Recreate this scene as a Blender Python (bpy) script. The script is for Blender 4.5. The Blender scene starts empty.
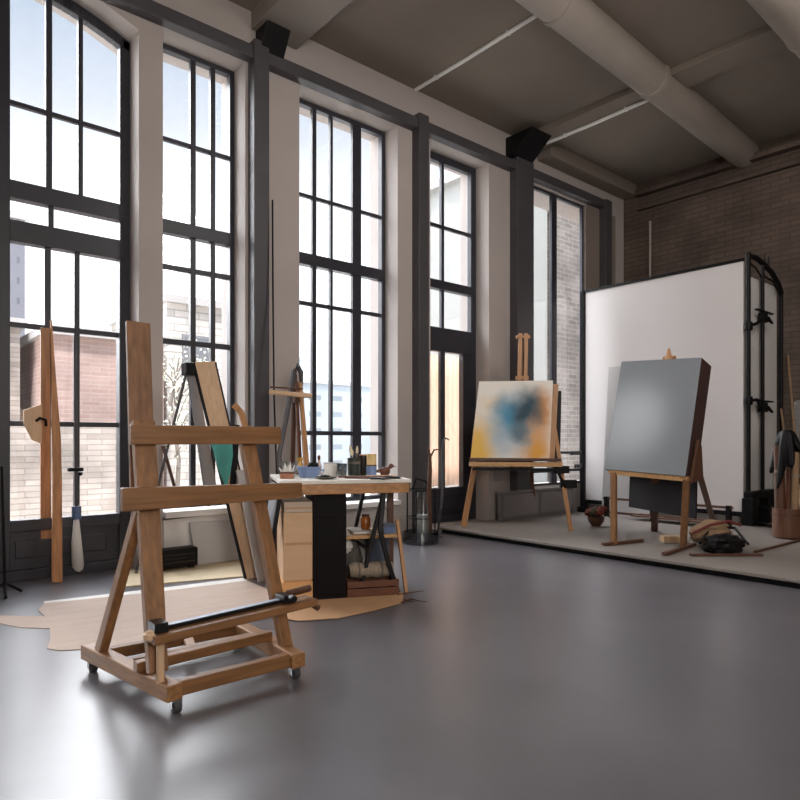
import bpy, bmesh, math, random
from mathutils import Vector, Matrix
random.seed(7)
S = bpy.context.scene
C = S.collection
PI = math.pi
V = Vector

# ------------------------------------------------------------------ camera model (used to read positions off the photograph)
FPX, HOR, CAMH = 642.0, 440.0, 1.2
SN, CS = 0.6504, 0.7596
def D(x, y, dep):
    t = (x-400)/FPX
    return V((dep*(SN+CS*t), dep*(CS-SN*t), CAMH+(HOR-y)/FPX*dep))
def WY(x, y, Y):
    t = (x-400)/FPX
    return D(x, y, Y/(CS-SN*t))
def WX(x, y, X):
    t = (x-400)/FPX
    return D(x, y, X/(SN+CS*t))
def F(x, y, z=0.0):
    return D(x, y, FPX*(CAMH-z)/(y-HOR))
def cd(r, f, up=0):                       # direction given as right / forward
    return V((SN*f+CS*r, CS*f-SN*r, up)).normalized()

# ------------------------------------------------------------------ materials
MAT = {}
def newmat(name):
    m = bpy.data.materials.new(name); m.use_nodes = True
    nt = m.node_tree
    return m, nt, nt.nodes, nt.links, nt.nodes['Principled BSDF']
def srgb(r, g, b):
    f = lambda c: ((c/255+0.055)/1.055)**2.4 if c > 10 else c/255/12.92
    return (f(r), f(g), f(b), 1)
def mul(c, k): return (c[0]*k, c[1]*k, c[2]*k, 1)
def plain(name, col, rough=0.6, metal=0.0, var=0.12, scale=6.0, stretch=(1,1,1), bump=0.0, detail=4.0, spec=0.5):
    if name in MAT: return MAT[name]
    m, nt, N, L, b = newmat(name)
    tc = N.new('ShaderNodeTexCoord'); mp = N.new('ShaderNodeMapping'); mp.inputs['Scale'].default_value = stretch
    nz = N.new('ShaderNodeTexNoise'); nz.inputs['Scale'].default_value = scale; nz.inputs['Detail'].default_value = detail
    rp = N.new('ShaderNodeValToRGB')
    rp.color_ramp.elements[0].position = .3; rp.color_ramp.elements[1].position = .7
    rp.color_ramp.elements[0].color = mul(col, 1-var); rp.color_ramp.elements[1].color = mul(col, 1+var)
    L.new(tc.outputs['Object'], mp.inputs['Vector']); L.new(mp.outputs[0], nz.inputs['Vector'])
    L.new(nz.outputs['Fac'], rp.inputs[0]); L.new(rp.outputs[0], b.inputs['Base Color'])
    b.inputs['Roughness'].default_value = rough; b.inputs['Metallic'].default_value = metal
    b.inputs['Specular IOR Level'].default_value = spec
    if bump:
        bp = N.new('ShaderNodeBump'); bp.inputs['Strength'].default_value = bump; bp.inputs['Distance'].default_value = .01
        L.new(nz.outputs['Fac'], bp.inputs['Height']); L.new(bp.outputs[0], b.inputs['Normal'])
    MAT[name] = m
    return m
def wood(name, col, axis, rough=0.45, var=.3):
    st = [14, 14, 14]; st['xyz'.index(axis)] = 0.9
    return plain(name, col, rough, 0, var, 3.0, tuple(st), .15, 6)
def brick(name, c1, c2, mortar, plane='yz', bw=.24, bh=.075, rough=.85, bump=.5, off=0.5, contrast=.25):
    m, nt, N, L, b = newmat(name)
    tc = N.new('ShaderNodeTexCoord'); sp = N.new('ShaderNodeSeparateXYZ'); cb = N.new('ShaderNodeCombineXYZ')
    L.new(tc.outputs['Object'], sp.inputs[0])
    L.new(sp.outputs['Y' if plane == 'yz' else 'X'], cb.inputs['X']); L.new(sp.outputs['Z'], cb.inputs['Y'])
    bt = N.new('ShaderNodeTexBrick'); bt.inputs['Scale'].default_value = 1
    bt.inputs['Brick Width'].default_value = bw; bt.inputs['Row Height'].default_value = bh
    bt.inputs['Mortar Size'].default_value = bh*.1; bt.inputs['Mortar Smooth'].default_value = .2; bt.inputs['Bias'].default_value = 0
    bt.inputs['Color1'].default_value = c1; bt.inputs['Color2'].default_value = c2; bt.inputs['Mortar'].default_value = mortar
    bt.offset = off
    L.new(cb.outputs[0], bt.inputs['Vector'])
    nz = N.new('ShaderNodeTexNoise'); nz.inputs['Scale'].default_value = 1.3; nz.inputs['Detail'].default_value = 6
    L.new(tc.outputs['Object'], nz.inputs['Vector'])
    mx = N.new('ShaderNodeMix'); mx.data_type = 'RGBA'; mx.blend_type = 'MULTIPLY'; mx.inputs[0].default_value = 1
    rp = N.new('ShaderNodeValToRGB'); k = contrast
    rp.color_ramp.elements[0].position = .3; rp.color_ramp.elements[1].position = .7
    rp.color_ramp.elements[0].color = (1-k, 1-k, 1-k, 1); rp.color_ramp.elements[1].color = (1+k, 1+k, 1+k, 1)
    L.new(nz.outputs['Fac'], rp.inputs[0]); L.new(bt.outputs['Color'], mx.inputs[6]); L.new(rp.outputs[0], mx.inputs[7])
    L.new(mx.outputs[2], b.inputs['Base Color'])
    bp = N.new('ShaderNodeBump'); bp.inputs['Strength'].default_value = bump; bp.inputs['Distance'].default_value = .01; bp.invert = True
    L.new(bt.outputs['Fac'], bp.inputs['Height']); L.new(bp.outputs[0], b.inputs['Normal'])
    b.inputs['Roughness'].default_value = rough; b.inputs['Specular IOR Level'].default_value = .2
    return m
def facade(name, wallc, winc, bw, bh, plane='xz', frac=.35):
    """a distant wall with a regular grid of darker window bays"""
    m, nt, N, L, b = newmat(name)
    tc = N.new('ShaderNodeTexCoord'); sp = N.new('ShaderNodeSeparateXYZ'); cb = N.new('ShaderNodeCombineXYZ')
    L.new(tc.outputs['Object'], sp.inputs[0])
    L.new(sp.outputs['X' if plane == 'xz' else 'Y'], cb.inputs['X']); L.new(sp.outputs['Z'], cb.inputs['Y'])
    bt = N.new('ShaderNodeTexBrick'); bt.offset = 0; bt.inputs['Scale'].default_value = 1
    bt.inputs['Brick Width'].default_value = bw; bt.inputs['Row Height'].default_value = bh
    bt.inputs['Mortar Size'].default_value = bh*frac; bt.inputs['Mortar Smooth'].default_value = .05
    bt.inputs['Color1'].default_value = winc; bt.inputs['Color2'].default_value = mul(winc, .8); bt.inputs['Mortar'].default_value = wallc
    L.new(cb.outputs[0], bt.inputs['Vector']); L.new(bt.outputs['Color'], b.inputs['Base Color'])
    b.inputs['Roughness'].default_value = .7
    return m
def glassmat(name, tint=(1,1,1,1), refl=.07, rough=0.0, milky=0.0):
    m = bpy.data.materials.new(name); m.use_nodes = True
    nt = m.node_tree; N = nt.nodes; L = nt.links; N.clear()
    o = N.new('ShaderNodeOutputMaterial'); t = N.new('ShaderNodeBsdfTransparent'); g = N.new('ShaderNodeBsdfGlossy')
    t.inputs[0].default_value = tint; g.inputs['Roughness'].default_value = rough
    nz = N.new('ShaderNodeTexNoise'); nz.inputs['Scale'].default_value = 2.0
    ad = N.new('ShaderNodeMath'); ad.operation = 'MULTIPLY_ADD'; ad.inputs[1].default_value = refl*.4; ad.inputs[2].default_value = refl*.8
    mx = N.new('ShaderNodeMixShader'); L.new(nz.outputs['Fac'], ad.inputs[0]); L.new(ad.outputs[0], mx.inputs[0])
    L.new(t.outputs[0], mx.inputs[1]); L.new(g.outputs[0], mx.inputs[2])
    last = mx
    if milky:
        d = N.new('ShaderNodeBsdfTranslucent'); d.inputs[0].default_value = (.9,.9,.88,1)
        m2 = N.new('ShaderNodeMixShader'); m2.inputs[0].default_value = milky
        L.new(mx.outputs[0], m2.inputs[1]); L.new(d.outputs[0], m2.inputs[2]); last = m2
    L.new(last.outputs[0], o.inputs[0])
    return m

WALLC = srgb(176, 166, 160)
M_wall = plain('painted_plaster', WALLC, .75, 0, .05, 1.5, bump=.04)
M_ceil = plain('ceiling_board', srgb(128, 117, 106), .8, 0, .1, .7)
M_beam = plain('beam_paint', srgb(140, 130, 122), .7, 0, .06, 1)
M_steel = plain('dark_painted_steel', srgb(72, 69, 72), .5, 0, .12, 3)
M_frame = plain('dark_window_frame', srgb(46, 45, 52), .42, 0, .1, 4)
M_glass = glassmat('window_glass')
M_black = plain('matt_black', srgb(17, 16, 17), .5, 0, .2, 8, spec=.2)
M_blackp = plain('black_plastic', srgb(14, 14, 15), .3, 0, .2, 8)
M_leg = plain('black_leg_paint', srgb(34, 32, 33), .5, 0, .15, 6, spec=.25)
M_white = plain('white_paint', srgb(225, 222, 218), .6, 0, .03, 2)
M_brickin = brick('dark_interior_brick', srgb(98, 84, 75), srgb(88, 75, 67), srgb(78, 67, 60), 'yz', .26, .08, contrast=.3)
M_woodx = wood('easel_wood_across', srgb(124, 86, 52), 'x')
M_woody = wood('easel_wood_along', srgb(144, 103, 64), 'y')
M_woodz = wood('easel_wood_upright', srgb(130, 91, 56), 'z')
M_pale = wood('pale_wood', srgb(206, 172, 138), 'z', .55, .12)
M_tan = wood('tan_wood', srgb(178, 130, 86), 'z', .5, .18)
M_tanx = wood('tan_wood_across', srgb(190, 146, 96), 'x', .5, .18)
M_dkwood = wood('dark_brown_wood', srgb(84, 54, 38), 'z', .5, .25)
M_redwood = wood('red_brown_wood', srgb(98, 58, 38), 'x', .45, .25)
M_card = plain('cardboard', srgb(204, 170, 136), .85, 0, .06, 3, (1,1,6))
M_card2 = plain('orange_cardboard', srgb(214, 164, 112), .85, 0, .06, 3, (1,1,6))
M_kraft = plain('kraft_paper', srgb(186, 146, 108), .85, 0, .08, 5)
M_cloth = plain('beige_drop_cloth', srgb(192, 172, 158), .95, 0, .06, 3, (1,5,1), .1)
M_ply = wood('pale_plywood', srgb(205, 186, 152), 'x', .7, .08)
M_grey = plain('grey_board', srgb(128, 128, 132), .6, 0, .06, 4)
M_greyp = plain('pale_grey_board', srgb(176, 172, 170), .7, 0, .05, 2)
M_teal = plain('teal_paint', srgb(72, 150, 142), .5, 0, .15, 6)
M_alu = plain('brushed_aluminium', srgb(168, 178, 196), .4, .2, .06, 30, (.3,8,8))
M_chrome = plain('steel_bright', srgb(170, 172, 176), .25, .9, .05, 10)
M_rubber = plain('grey_rubber', srgb(60, 60, 62), .6, 0, .1, 10)
M_blue = plain('blue_plastic', srgb(86, 106, 140), .4, 0, .1, 6)
M_ltblue = plain('pale_blue_enamel', srgb(124, 146, 186), .3, 0, .12, 8)
M_bluegrey = plain('blue_grey_plastic', srgb(82, 92, 108), .5, 0, .1, 6)
M_fabric = plain('grey_cloth', srgb(104, 98, 92), .95, 0, .2, 14, bump=.4)
M_linen = plain('rolled_linen', srgb(142, 128, 112), .95, 0, .2, 12, (1,6,1), .4)
M_paper = plain('white_paper', srgb(226, 222, 216), .8, 0, .04, 5)
M_news = plain('grey_newsprint', srgb(178, 174, 168), .85, 0, .3, 60)
M_cream = plain('cream_label', srgb(226, 196, 140), .6, 0, .06, 8)
M_conduit = plain('white_conduit', srgb(232, 230, 226), .45, 0, .03, 4)
M_duct = plain('duct_metal', srgb(158, 148, 138), .5, .15, .06, 2)
M_jar = glassmat('clear_glass', (.86, .88, .88, 1), .16, .05)
M_jarg = glassmat('smoky_glass', (.5, .53, .54, 1), .14, .05)
M_stage = plain('stage_board', srgb(126, 117, 110), .55, 0, .08, 1.2)
M_panel = plain('matt_white_panel', srgb(206, 200, 198), .7, 0, .02, 1)
M_greycanvas = plain('grey_primed_canvas', srgb(114, 117, 120), .45, 0, .03, 120, spec=.5)
M_canvedge = plain('dark_canvas_edge', srgb(60, 40, 36), .6, 0, .12, 6)
M_flower = plain('dried_red_petals', srgb(120, 52, 36), .8, 0, .35, 30)
M_leaf = plain('dry_foliage', srgb(84, 76, 56), .8, 0, .3, 20)
M_red = plain('dark_red_webbing', srgb(110, 38, 34), .7, 0, .15, 20)
M_beigefab = plain('tan_canvas_cloth', srgb(146, 118, 90), .9, 0, .12, 12, bump=.3)
M_curtain = plain('pink_beige_cloth', srgb(226, 196, 178), .9, 0, .05, 3)
def translucent_cloth(name, col):
    m, nt, N, L, b = newmat(name); nz = N.new('ShaderNodeTexNoise'); nz.inputs['Scale'].default_value = 9
    tr = N.new('ShaderNodeBsdfTranslucent'); mx = N.new('ShaderNodeMixShader'); mx.inputs[0].default_value = .7
    rp = N.new('ShaderNodeValToRGB'); rp.color_ramp.elements[0].color = mul(col,.94); rp.color_ramp.elements[1].color = col
    L.new(nz.outputs['Fac'], rp.inputs[0]); L.new(rp.outputs[0], b.inputs['Base Color']); L.new(rp.outputs[0], tr.inputs[0])
    b.inputs['Roughness'].default_value = .9
    L.new(b.outputs[0], mx.inputs[1]); L.new(tr.outputs[0], mx.inputs[2]); L.new(mx.outputs[0], N['Material Output'].inputs[0])
    return m
M_curtain = translucent_cloth('thin_pink_beige_cloth', srgb(240, 222, 208))
M_plastic = glassmat('hazy_plastic_sheet', (.66, .61, .55, 1), .14, .55)
M_gold = plain('brass_colour', srgb(196, 150, 70), .35, .6, .1, 8)
M_hair = plain('brush_bristle', srgb(222, 208, 178), .8, 0, .1, 30)

def floor_mat():
    m, nt, N, L, b = newmat('polished_concrete')
    tc = N.new('ShaderNodeTexCoord')
    n1 = N.new('ShaderNodeTexNoise'); n1.inputs['Scale'].default_value = .9; n1.inputs['Detail'].default_value = 7; n1.inputs['Roughness'].default_value = .6
    n2 = N.new('ShaderNodeTexNoise'); n2.inputs['Scale'].default_value = 2.2; n2.inputs['Detail'].default_value = 4
    for n in (n1, n2): L.new(tc.outputs['Object'], n.inputs['Vector'])
    r1 = N.new('ShaderNodeValToRGB'); r1.color_ramp.elements[0].position = .3; r1.color_ramp.elements[1].position = .7
    r1.color_ramp.elements[0].color = srgb(86, 83, 87); r1.color_ramp.elements[1].color = srgb(102, 98, 101)
    L.new(n1.outputs['Fac'], r1.inputs[0]); L.new(r1.outputs[0], b.inputs['Base Color'])
    r2 = N.new('ShaderNodeMapRange'); r2.inputs[3].default_value = .27; r2.inputs[4].default_value = .36
    L.new(n2.outputs['Fac'], r2.inputs[0]); L.new(r2.outputs[0], b.inputs['Roughness'])
    bp = N.new('ShaderNodeBump'); bp.inputs['Strength'].default_value = .02; bp.inputs['Distance'].default_value = .004
    L.new(n1.outputs['Fac'], bp.inputs['Height']); L.new(bp.outputs[0], b.inputs['Normal'])
    b.inputs['Specular IOR Level'].default_value = .95
    return m
M_floor = floor_mat()

def painting_mat():
    m, nt, N, L, b = newmat('abstract_watercolour')
    uv = N.new('ShaderNodeUVMap'); uv.uv_map = 'UVMap'
    nz = N.new('ShaderNodeTexNoise'); nz.inputs['Scale'].default_value = 3.2; nz.inputs['Detail'].default_value = 7
    L.new(uv.outputs[0], nz.inputs['Vector'])
    wob = N.new('ShaderNodeVectorMath'); wob.operation = 'MULTIPLY_ADD'; wob.inputs[1].default_value = (.34,.34,0); wob.inputs[2].default_value = (-.17,-.17,0)
    L.new(nz.outputs['Color'], wob.inputs[0])
    ad = N.new('ShaderNodeVectorMath'); ad.operation = 'ADD'
    L.new(uv.outputs[0], ad.inputs[0]); L.new(wob.outputs[0], ad.inputs[1])
    prev = None
    for (cx, cy, rx, ry, col, amt) in [
        (.06, .12, .36, .52, srgb(244, 196, 92), 1.0),
        (.8, .14, .32, .32, srgb(232, 166, 72), 1.0),
        (.86, .58, .22, .45, srgb(216, 152, 88), .95),
        (.45, .2, .35, .3, srgb(190, 200, 208), .8),
        (.25, .72, .3, .15, srgb(236, 204, 150), .5),
        (.45, .56, .36, .44, srgb(84, 150, 182), 1.0),
        (.68, .62, .27, .38, srgb(48, 76, 90), 1.0),
        (.6, .32, .2, .2, srgb(86, 108, 120), .8)]:
        s = N.new('ShaderNodeVectorMath'); s.operation = 'SUBTRACT'; s.inputs[1].default_value = (cx, cy, 0)
        L.new(ad.outputs[0], s.inputs[0])
        d = N.new('ShaderNodeVectorMath'); d.operation = 'DIVIDE'; d.inputs[1].default_value = (rx, ry, 1)
        L.new(s.outputs[0], d.inputs[0])
        ln = N.new('ShaderNodeVectorMath'); ln.operation = 'LENGTH'; L.new(d.outputs[0], ln.inputs[0])
        mr = N.new('ShaderNodeMapRange'); mr.interpolation_type = 'SMOOTHSTEP'
        mr.inputs[1].default_value = .15; mr.inputs[2].default_value = 1.1; mr.inputs[3].default_value = amt; mr.inputs[4].default_value = 0
        L.new(ln.outputs['Value'], mr.inputs[0])
        mx = N.new('ShaderNodeMix'); mx.data_type = 'RGBA'; mx.inputs[7].default_value = col
        L.new(mr.outputs[0], mx.inputs[0])
        if prev is None: mx.inputs[6].default_value = srgb(246, 240, 230)
        else: L.new(prev.outputs[2], mx.inputs[6])
        prev = mx
    L.new(prev.outputs[2], b.inputs['Base Color'])
    b.inputs['Roughness'].default_value = .7
    return m
M_paint = painting_mat()

# ------------------------------------------------------------------ mesh collector
class MB:
    def __init__(s): s.bm = bmesh.new(); s.smooth = False
    def _hull(s, pts8):
        v = [s.bm.verts.new(p) for p in pts8]
        for f in ((0,3,2,1),(4,5,6,7),(0,1,5,4),(1,2,6,5),(2,3,7,6),(3,0,4,7)): s.bm.faces.new([v[i] for i in f])
        return s
    def box(s, x0, x1, y0, y1, z0, z1):
        return s._hull([V(p) for p in ((x0,y0,z0),(x1,y0,z0),(x1,y1,z0),(x0,y1,z0),(x0,y0,z1),(x1,y0,z1),(x1,y1,z1),(x0,y1,z1))])
    def obox(s, o, a, b, c):                        # origin corner and three edge vectors
        o, a, b, c = V(o), V(a), V(b), V(c)
        if a.cross(b).dot(c) < 0: a, b = b, a
        return s._hull([o, o+a, o+a+b, o+b, o+c, o+a+c, o+a+b+c, o+b+c])
    def bar(s, p0, p1, w, t, side=(1,0,0), w1=None, t1=None):
        p0, p1 = V(p0), V(p1); d = (p1-p0).normalized(); sd = V(side); sd = (sd-d*sd.dot(d)).normalized(); n = d.cross(sd)
        w1 = w if w1 is None else w1; t1 = t if t1 is None else t1
        r = lambda p, w, t: [p-sd*w/2-n*t/2, p+sd*w/2-n*t/2, p+sd*w/2+n*t/2, p-sd*w/2+n*t/2]
        return s._hull(r(p0,w,t)+r(p1,w1,t1))
    def tube(s, pts, r, seg=10, r1=None, caps=True):
        pts = [V(p) for p in pts]; n = len(pts); rings = []
        ref = V((0,0,1))
        if abs((pts[-1]-pts[0]).normalized().z) > .9: ref = V((1,0,0))
        for i, p in enumerate(pts):
            d = (pts[min(i+1,n-1)]-pts[max(i-1,0)]).normalized()
            u = d.cross(ref)
            if u.length < 1e-4: u = d.cross(V((0,1,0)))
            u.normalize(); w = d.cross(u)
            rr = r[i] if isinstance(r, (list, tuple)) else (r if r1 is None else r+(r1-r)*i/(n-1))
            rings.append([s.bm.verts.new(p+(u*math.cos(2*PI*k/seg)+w*math.sin(2*PI*k/seg))*rr) for k in range(seg)])
        for a, b in zip(rings, rings[1:]):
            for k in range(seg): s.bm.faces.new((a[k], a[(k+1)%seg], b[(k+1)%seg], b[k]))
        if caps: s.bm.faces.new(rings[0][::-1]); s.bm.faces.new(rings[-1])
        s.smooth = True
        return s
    def lathe(s, c, prof, seg=20, cap=True):
        c = V(c); rings = [[s.bm.verts.new(c+V((r*math.cos(2*PI*k/seg), r*math.sin(2*PI*k/seg), z))) for k in range(seg)] for r, z in prof]
        for a, b in zip(rings, rings[1:]):
            for k in range(seg): s.bm.faces.new((a[k], a[(k+1)%seg], b[(k+1)%seg], b[k]))
        if cap: s.bm.faces.new(rings[0][::-1]); s.bm.faces.new(rings[-1])
        s.smooth = True
        return s
    def slab(s, poly, thick):                       # planar polygon (3-D points) extruded along vector thick
        poly = [V(p) for p in poly]; thick = V(thick)
        a = [s.bm.verts.new(p) for p in poly]; b = [s.bm.verts.new(p+thick) for p in poly]; n = len(a)
        s.bm.faces.new(a[::-1]); s.bm.faces.new(b)
        for i in range(n): s.bm.faces.new((a[i], a[(i+1)%n], b[(i+1)%n], b[i]))
        return s
    def grid(s, fn, nu, nv):
        vs = [[s.bm.verts.new(fn(i/nu, j/nv)) for j in range(nv+1)] for i in range(nu+1)]
        for i in range(nu):
            for j in range(nv): s.bm.faces.new((vs[i][j], vs[i+1][j], vs[i+1][j+1], vs[i][j+1]))
        s.smooth = True
        return s
    def blob(s, c, rx, ry, rz, seed=0, amp=.15, nu=18, nv=12, freq=3.0, flat=None):
        from mathutils import noise
        c = V(c); rows = []
        for j in range(nv+1):
            th = PI*j/nv
            rows.append([])
            for i in range(nu):
                ph = 2*PI*i/nu
                d = V((math.sin(th)*math.cos(ph), math.sin(th)*math.sin(ph), math.cos(th)))
                k = 1+amp*noise.noise(d*freq+V((seed*3.1, seed*1.7, 0)))*2
                p = V((d.x*rx*k, d.y*ry*k, d.z*rz*k))
                if flat is not None: p.z = max(p.z, -flat)
                rows[-1].append(s.bm.verts.new(c+p))
        for a, b in zip(rows, rows[1:]):
            for k in range(nu): s.bm.faces.new((a[k], b[k], b[(k+1)%nu], a[(k+1)%nu]))
        bmesh.ops.remove_doubles(s.bm, verts=s.bm.verts[:], dist=1e-5)
        s.smooth = True
        return s
    def build(s, name, mat, parent=None, bevel=0.0, smooth=None):
        bm = s.bm
        bmesh.ops.recalc_face_normals(bm, faces=bm.faces[:])
        lo = V((min(v.co[i] for v in bm.verts) for i in range(3))); hi = V((max(v.co[i] for v in bm.verts) for i in range(3)))
        o = V(((lo.x+hi.x)/2, (lo.y+hi.y)/2, lo.z))
        for v in bm.verts: v.co -= o
        me = bpy.data.meshes.new(name); bm.to_mesh(me); bm.free()
        ob = bpy.data.objects.new(name, me); C.objects.link(ob)
        me.materials.append(mat)
        if s.smooth if smooth is None else smooth:
            for p in me.polygons: p.use_smooth = True
            me.set_sharp_from_angle(angle=math.radians(40))
        if bevel:
            b = ob.modifiers.new('soft edges', 'BEVEL'); b.width = bevel; b.segments = 2; b.limit_method = 'ANGLE'; b.angle_limit = .6
        ob.location = o
        if parent is not None:
            ob.parent = parent; ob.location = o-wpos(parent)
        return ob
def wpos(o):
    p = o.location.copy()
    while o.parent: o = o.parent; p += o.location
    return p
def tag(o, label, cat, group=None, kind=None):
    o['label'] = label; o['category'] = cat
    if group: o['group'] = group
    if kind: o['kind'] = kind
    return o
def thing(name, label, cat, loc, group=None):
    o = bpy.data.objects.new(name, None); C.objects.link(o); o.empty_display_size = .1; o.location = V(loc)
    return tag(o, label, cat, group)
def struct(o): o['kind'] = 'structure'; return o
def sroot(name, loc):
    o = bpy.data.objects.new(name, None); C.objects.link(o); o.empty_display_size = .1; o.location = V(loc); o['kind'] = 'structure'
    return o
def copy_tree(root, loc, label=None, names=None):
    r = root.copy(); C.objects.link(r); r.location = V(loc)
    if label: r['label'] = label
    for ch in list(root.children):
        c = ch.copy(); C.objects.link(c); c.parent = r
        for g in list(ch.children):
            d = g.copy(); C.objects.link(d); d.parent = c
    return r

# ================================================================== THE ROOM
YW, YG, YB = 6.0, 6.28, 6.55           # inner face, glazing plane, outer face of the window wall
XB, ZC = 10.3, 5.6
struct(MB().box(-3.2, XB, -5.0, YB, -.12, 0).build('floor', M_floor))
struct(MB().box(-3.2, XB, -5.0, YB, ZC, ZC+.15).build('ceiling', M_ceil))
struct(MB().box(XB, XB+.2, -5.0, YB, -.12, ZC+.15).build('wall_back', M_brickin))
struct(MB().box(-3.4, -3.2, -5.0, YB, -.12, ZC+.15).build('wall_left', M_wall))
struct(MB().box(-3.4, XB+.2, -5.2, -5.0, -.12, ZC+.15).build('wall_front', M_wall))

ZT = 5.06
OPEN = [(-2.95, -1.75, .1, ZT), (-1.3, .1, .1, ZT), (.85, 2.0, 0.0, 5.20), (2.22, 3.06, .52, ZT), (3.70, 5.10, .46, ZT), (5.65, 6.77, 0.08, ZT), (7.70, 10.0, .5, ZT-.03), (6.88, 7.12, .62, .82)]  # first two openings lie out of view, added for light on the left floor
def wall_with_openings(x0, x1, z0, z1, opens, name):
    xs = sorted({x0, x1, *[o[0] for o in opens], *[o[1] for o in opens]})
    zs = sorted({z0, z1, *[o[2] for o in opens], *[o[3] for o in opens]})
    inside = lambda x, z: any(o[0] < x < o[1] and o[2] < z < o[3] for o in opens)
    nx, nz = len(xs)-1, len(zs)-1
    solid = [[not inside((xs[i]+xs[i+1])/2, (zs[j]+zs[j+1])/2) for j in range(nz)] for i in range(nx)]
    mb = MB(); bm = mb.bm; cache = {}
    def vt(x, y, z):
        k = (round(x,5), round(y,5), round(z,5))
        if k not in cache: cache[k] = bm.verts.new(k)
        return cache[k]
    ok = lambda i, j: 0 <= i < nx and 0 <= j < nz and solid[i][j]
    for i in range(nx):
        for j in range(nz):
            if not solid[i][j]: continue
            a, b, c, d = xs[i], xs[i+1], zs[j], zs[j+1]
            bm.faces.new((vt(a,YW,c), vt(b,YW,c), vt(b,YW,d), vt(a,YW,d)))
            bm.faces.new((vt(a,YB,c), vt(a,YB,d), vt(b,YB,d), vt(b,YB,c)))
            if not ok(i-1, j): bm.faces.new((vt(a,YW,c), vt(a,YW,d), vt(a,YB,d), vt(a,YB,c)))
            if not ok(i+1, j): bm.faces.new((vt(b,YW,c), vt(b,YB,c), vt(b,YB,d), vt(b,YW,d)))
            if not ok(i, j-1): bm.faces.new((vt(a,YW,c), vt(a,YB,c), vt(b,YB,c), vt(b,YW,c)))
            if not ok(i, j+1): bm.faces.new((vt(a,YW,d), vt(b,YW,d), vt(b,YB,d), vt(a,YB,d)))
    return struct(mb.build(name, M_wall))
wall_with_openings(-3.2, XB, 0, ZC, OPEN, 'wall_window')

# arched head of the first opening: the plaster above the curve
def arch_z(x):                                   # one half of a flat arch, falling to the right
    u = (x-.85)/1.15
    return 5.20-.26*u*u
poly = [V((.85+1.15*i/16, YW, arch_z(.85+1.15*i/16))) for i in range(17)]+[V((2.0, YW, 5.20))]
struct(MB().slab(poly, (0, YB-YW, 0)).build('trim_1', M_wall))

def window(n, x0, x1, z0, z1, fw, vbars, hbars, glass=M_glass, arch=False, panel=None, yg=YG, dep=.08, rails=()):
    """vbars: (x, width, z_low, z_high); hbars: (z, height); rails: heavy horizontal members"""
    r = sroot('window_%d' % n, ((x0+x1)/2, yg, z0))
    m = MB(); y0, y1 = yg-dep/2, yg+dep/2
    m.box(x0, x0+fw, y0, y1, z0, z1 if not arch else arch_z(x0)).box(x1-fw, x1, y0, y1, z0, z1 if not arch else arch_z(x1))
    m.box(x0+fw, x1-fw, y0, y1, z0, z0+fw)
    if arch:
        k = 16; up = [V((x0+(x1-x0)*i/k, y0, arch_z(x0+(x1-x0)*i/k))) for i in range(k+1)]
        for a, b in zip(up, up[1:]):
            m.slab([a-V((0,0,fw*1.15)), b-V((0,0,fw*1.15)), b, a], (0, dep, 0))
    else: m.box(x0+fw, x1-fw, y0, y1, z1-fw, z1)
    m.build('window_frame', M_frame, r, .006)
    for z, h in rails: MB().box(x0+fw*.5, x1-fw*.5, y0-.012, y1+.012, z-h/2, z+h/2).build('transom', M_frame, r, .006)
    for z, h in hbars: MB().box(x0+fw, x1-fw, yg-.02, yg+.02, z-h/2, z+h/2).build('muntin', M_frame, r, .004)
    for x, w, za, zb in vbars:
        MB().box(x-w/2, x+w/2, yg-.026, yg+.026, za, zb).build('muntin', M_frame, r, .004)
    if panel:
        MB().box(x0+fw, x1-fw, yg-.02, yg+.03, z0+fw, panel).box(x0+fw+.12, x1-fw-.12, yg-.035, yg, z0+fw+.1, panel-.1).build('kick_panel', M_frame, r, .006)
    g = MB()
    if arch:
        k = 16; g.slab([V((x0+fw*.6, yg-.003, (panel or z0)))]+[V((x1-fw*.6, yg-.003, (panel or z0)))]+
                [V((x1-fw*.6-(x1-x0-fw*1.2)*i/k, yg-.003, arch_z(x1-fw*.6-(x1-x0-fw*1.2)*i/k)-.03)) for i in range(k+1)], (0,.006,0))
    else: g.box(x0+fw*.6, x1-fw*.6, yg-.003, yg+.003, (panel or z0+fw*.6), z1-fw*.6)
    g.build('glass_pane', glass, r)
    return r
# 1: arched bay, upper sash, clear strip, glazed lower doors with a solid foot
w = window(1, .85, 2.0, 0, 5.20, .09, [(1.32,.05,3.36,5.12),(1.575,.04,3.36,5.04),(1.335,.045,3.0,3.3),(1.31,.05,.5,2.9),(1.545,.045,.5,2.9)],
       [(4.06,.04),(2.18,.045),(1.34,.045)], arch=True, panel=.44, rails=[(3.32,.15),(2.97,.18),(.47,.1)])
MB().box(.94, 1.02, YG-.06, YG+.05, .1, 5.0).box(1.9, 1.93, YG-.06, YG+.05, .1, 2.9).build('door_stile', M_frame, w, .006)
MB().tube([V((1.545, YG-.03, .9)), V((1.545, YG-.075, .9))], .02).lathe((1.545, YG-.07, .88), [(.02,0),(.035,.01),(.035,.03),(.02,.04)], 12).build('door_knob', M_black, w)
window(2, 2.22, 3.06, .52, ZT, .05, [(2.62,.055,.55,5.02),(2.83,.05,.55,5.02)], [(4.15,.04),(2.90,.05),(2.17,.055)], rails=[(3.29,.13)])
window(3, 3.70, 5.10, .46, ZT, .055, [(4.06,.055,.5,5.02),(4.30,.035,.5,5.02),(4.67,.13,.5,5.02)], [(3.99,.04),(2.76,.045),(1.28,.05)], rails=[(3.26,.13)])
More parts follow.
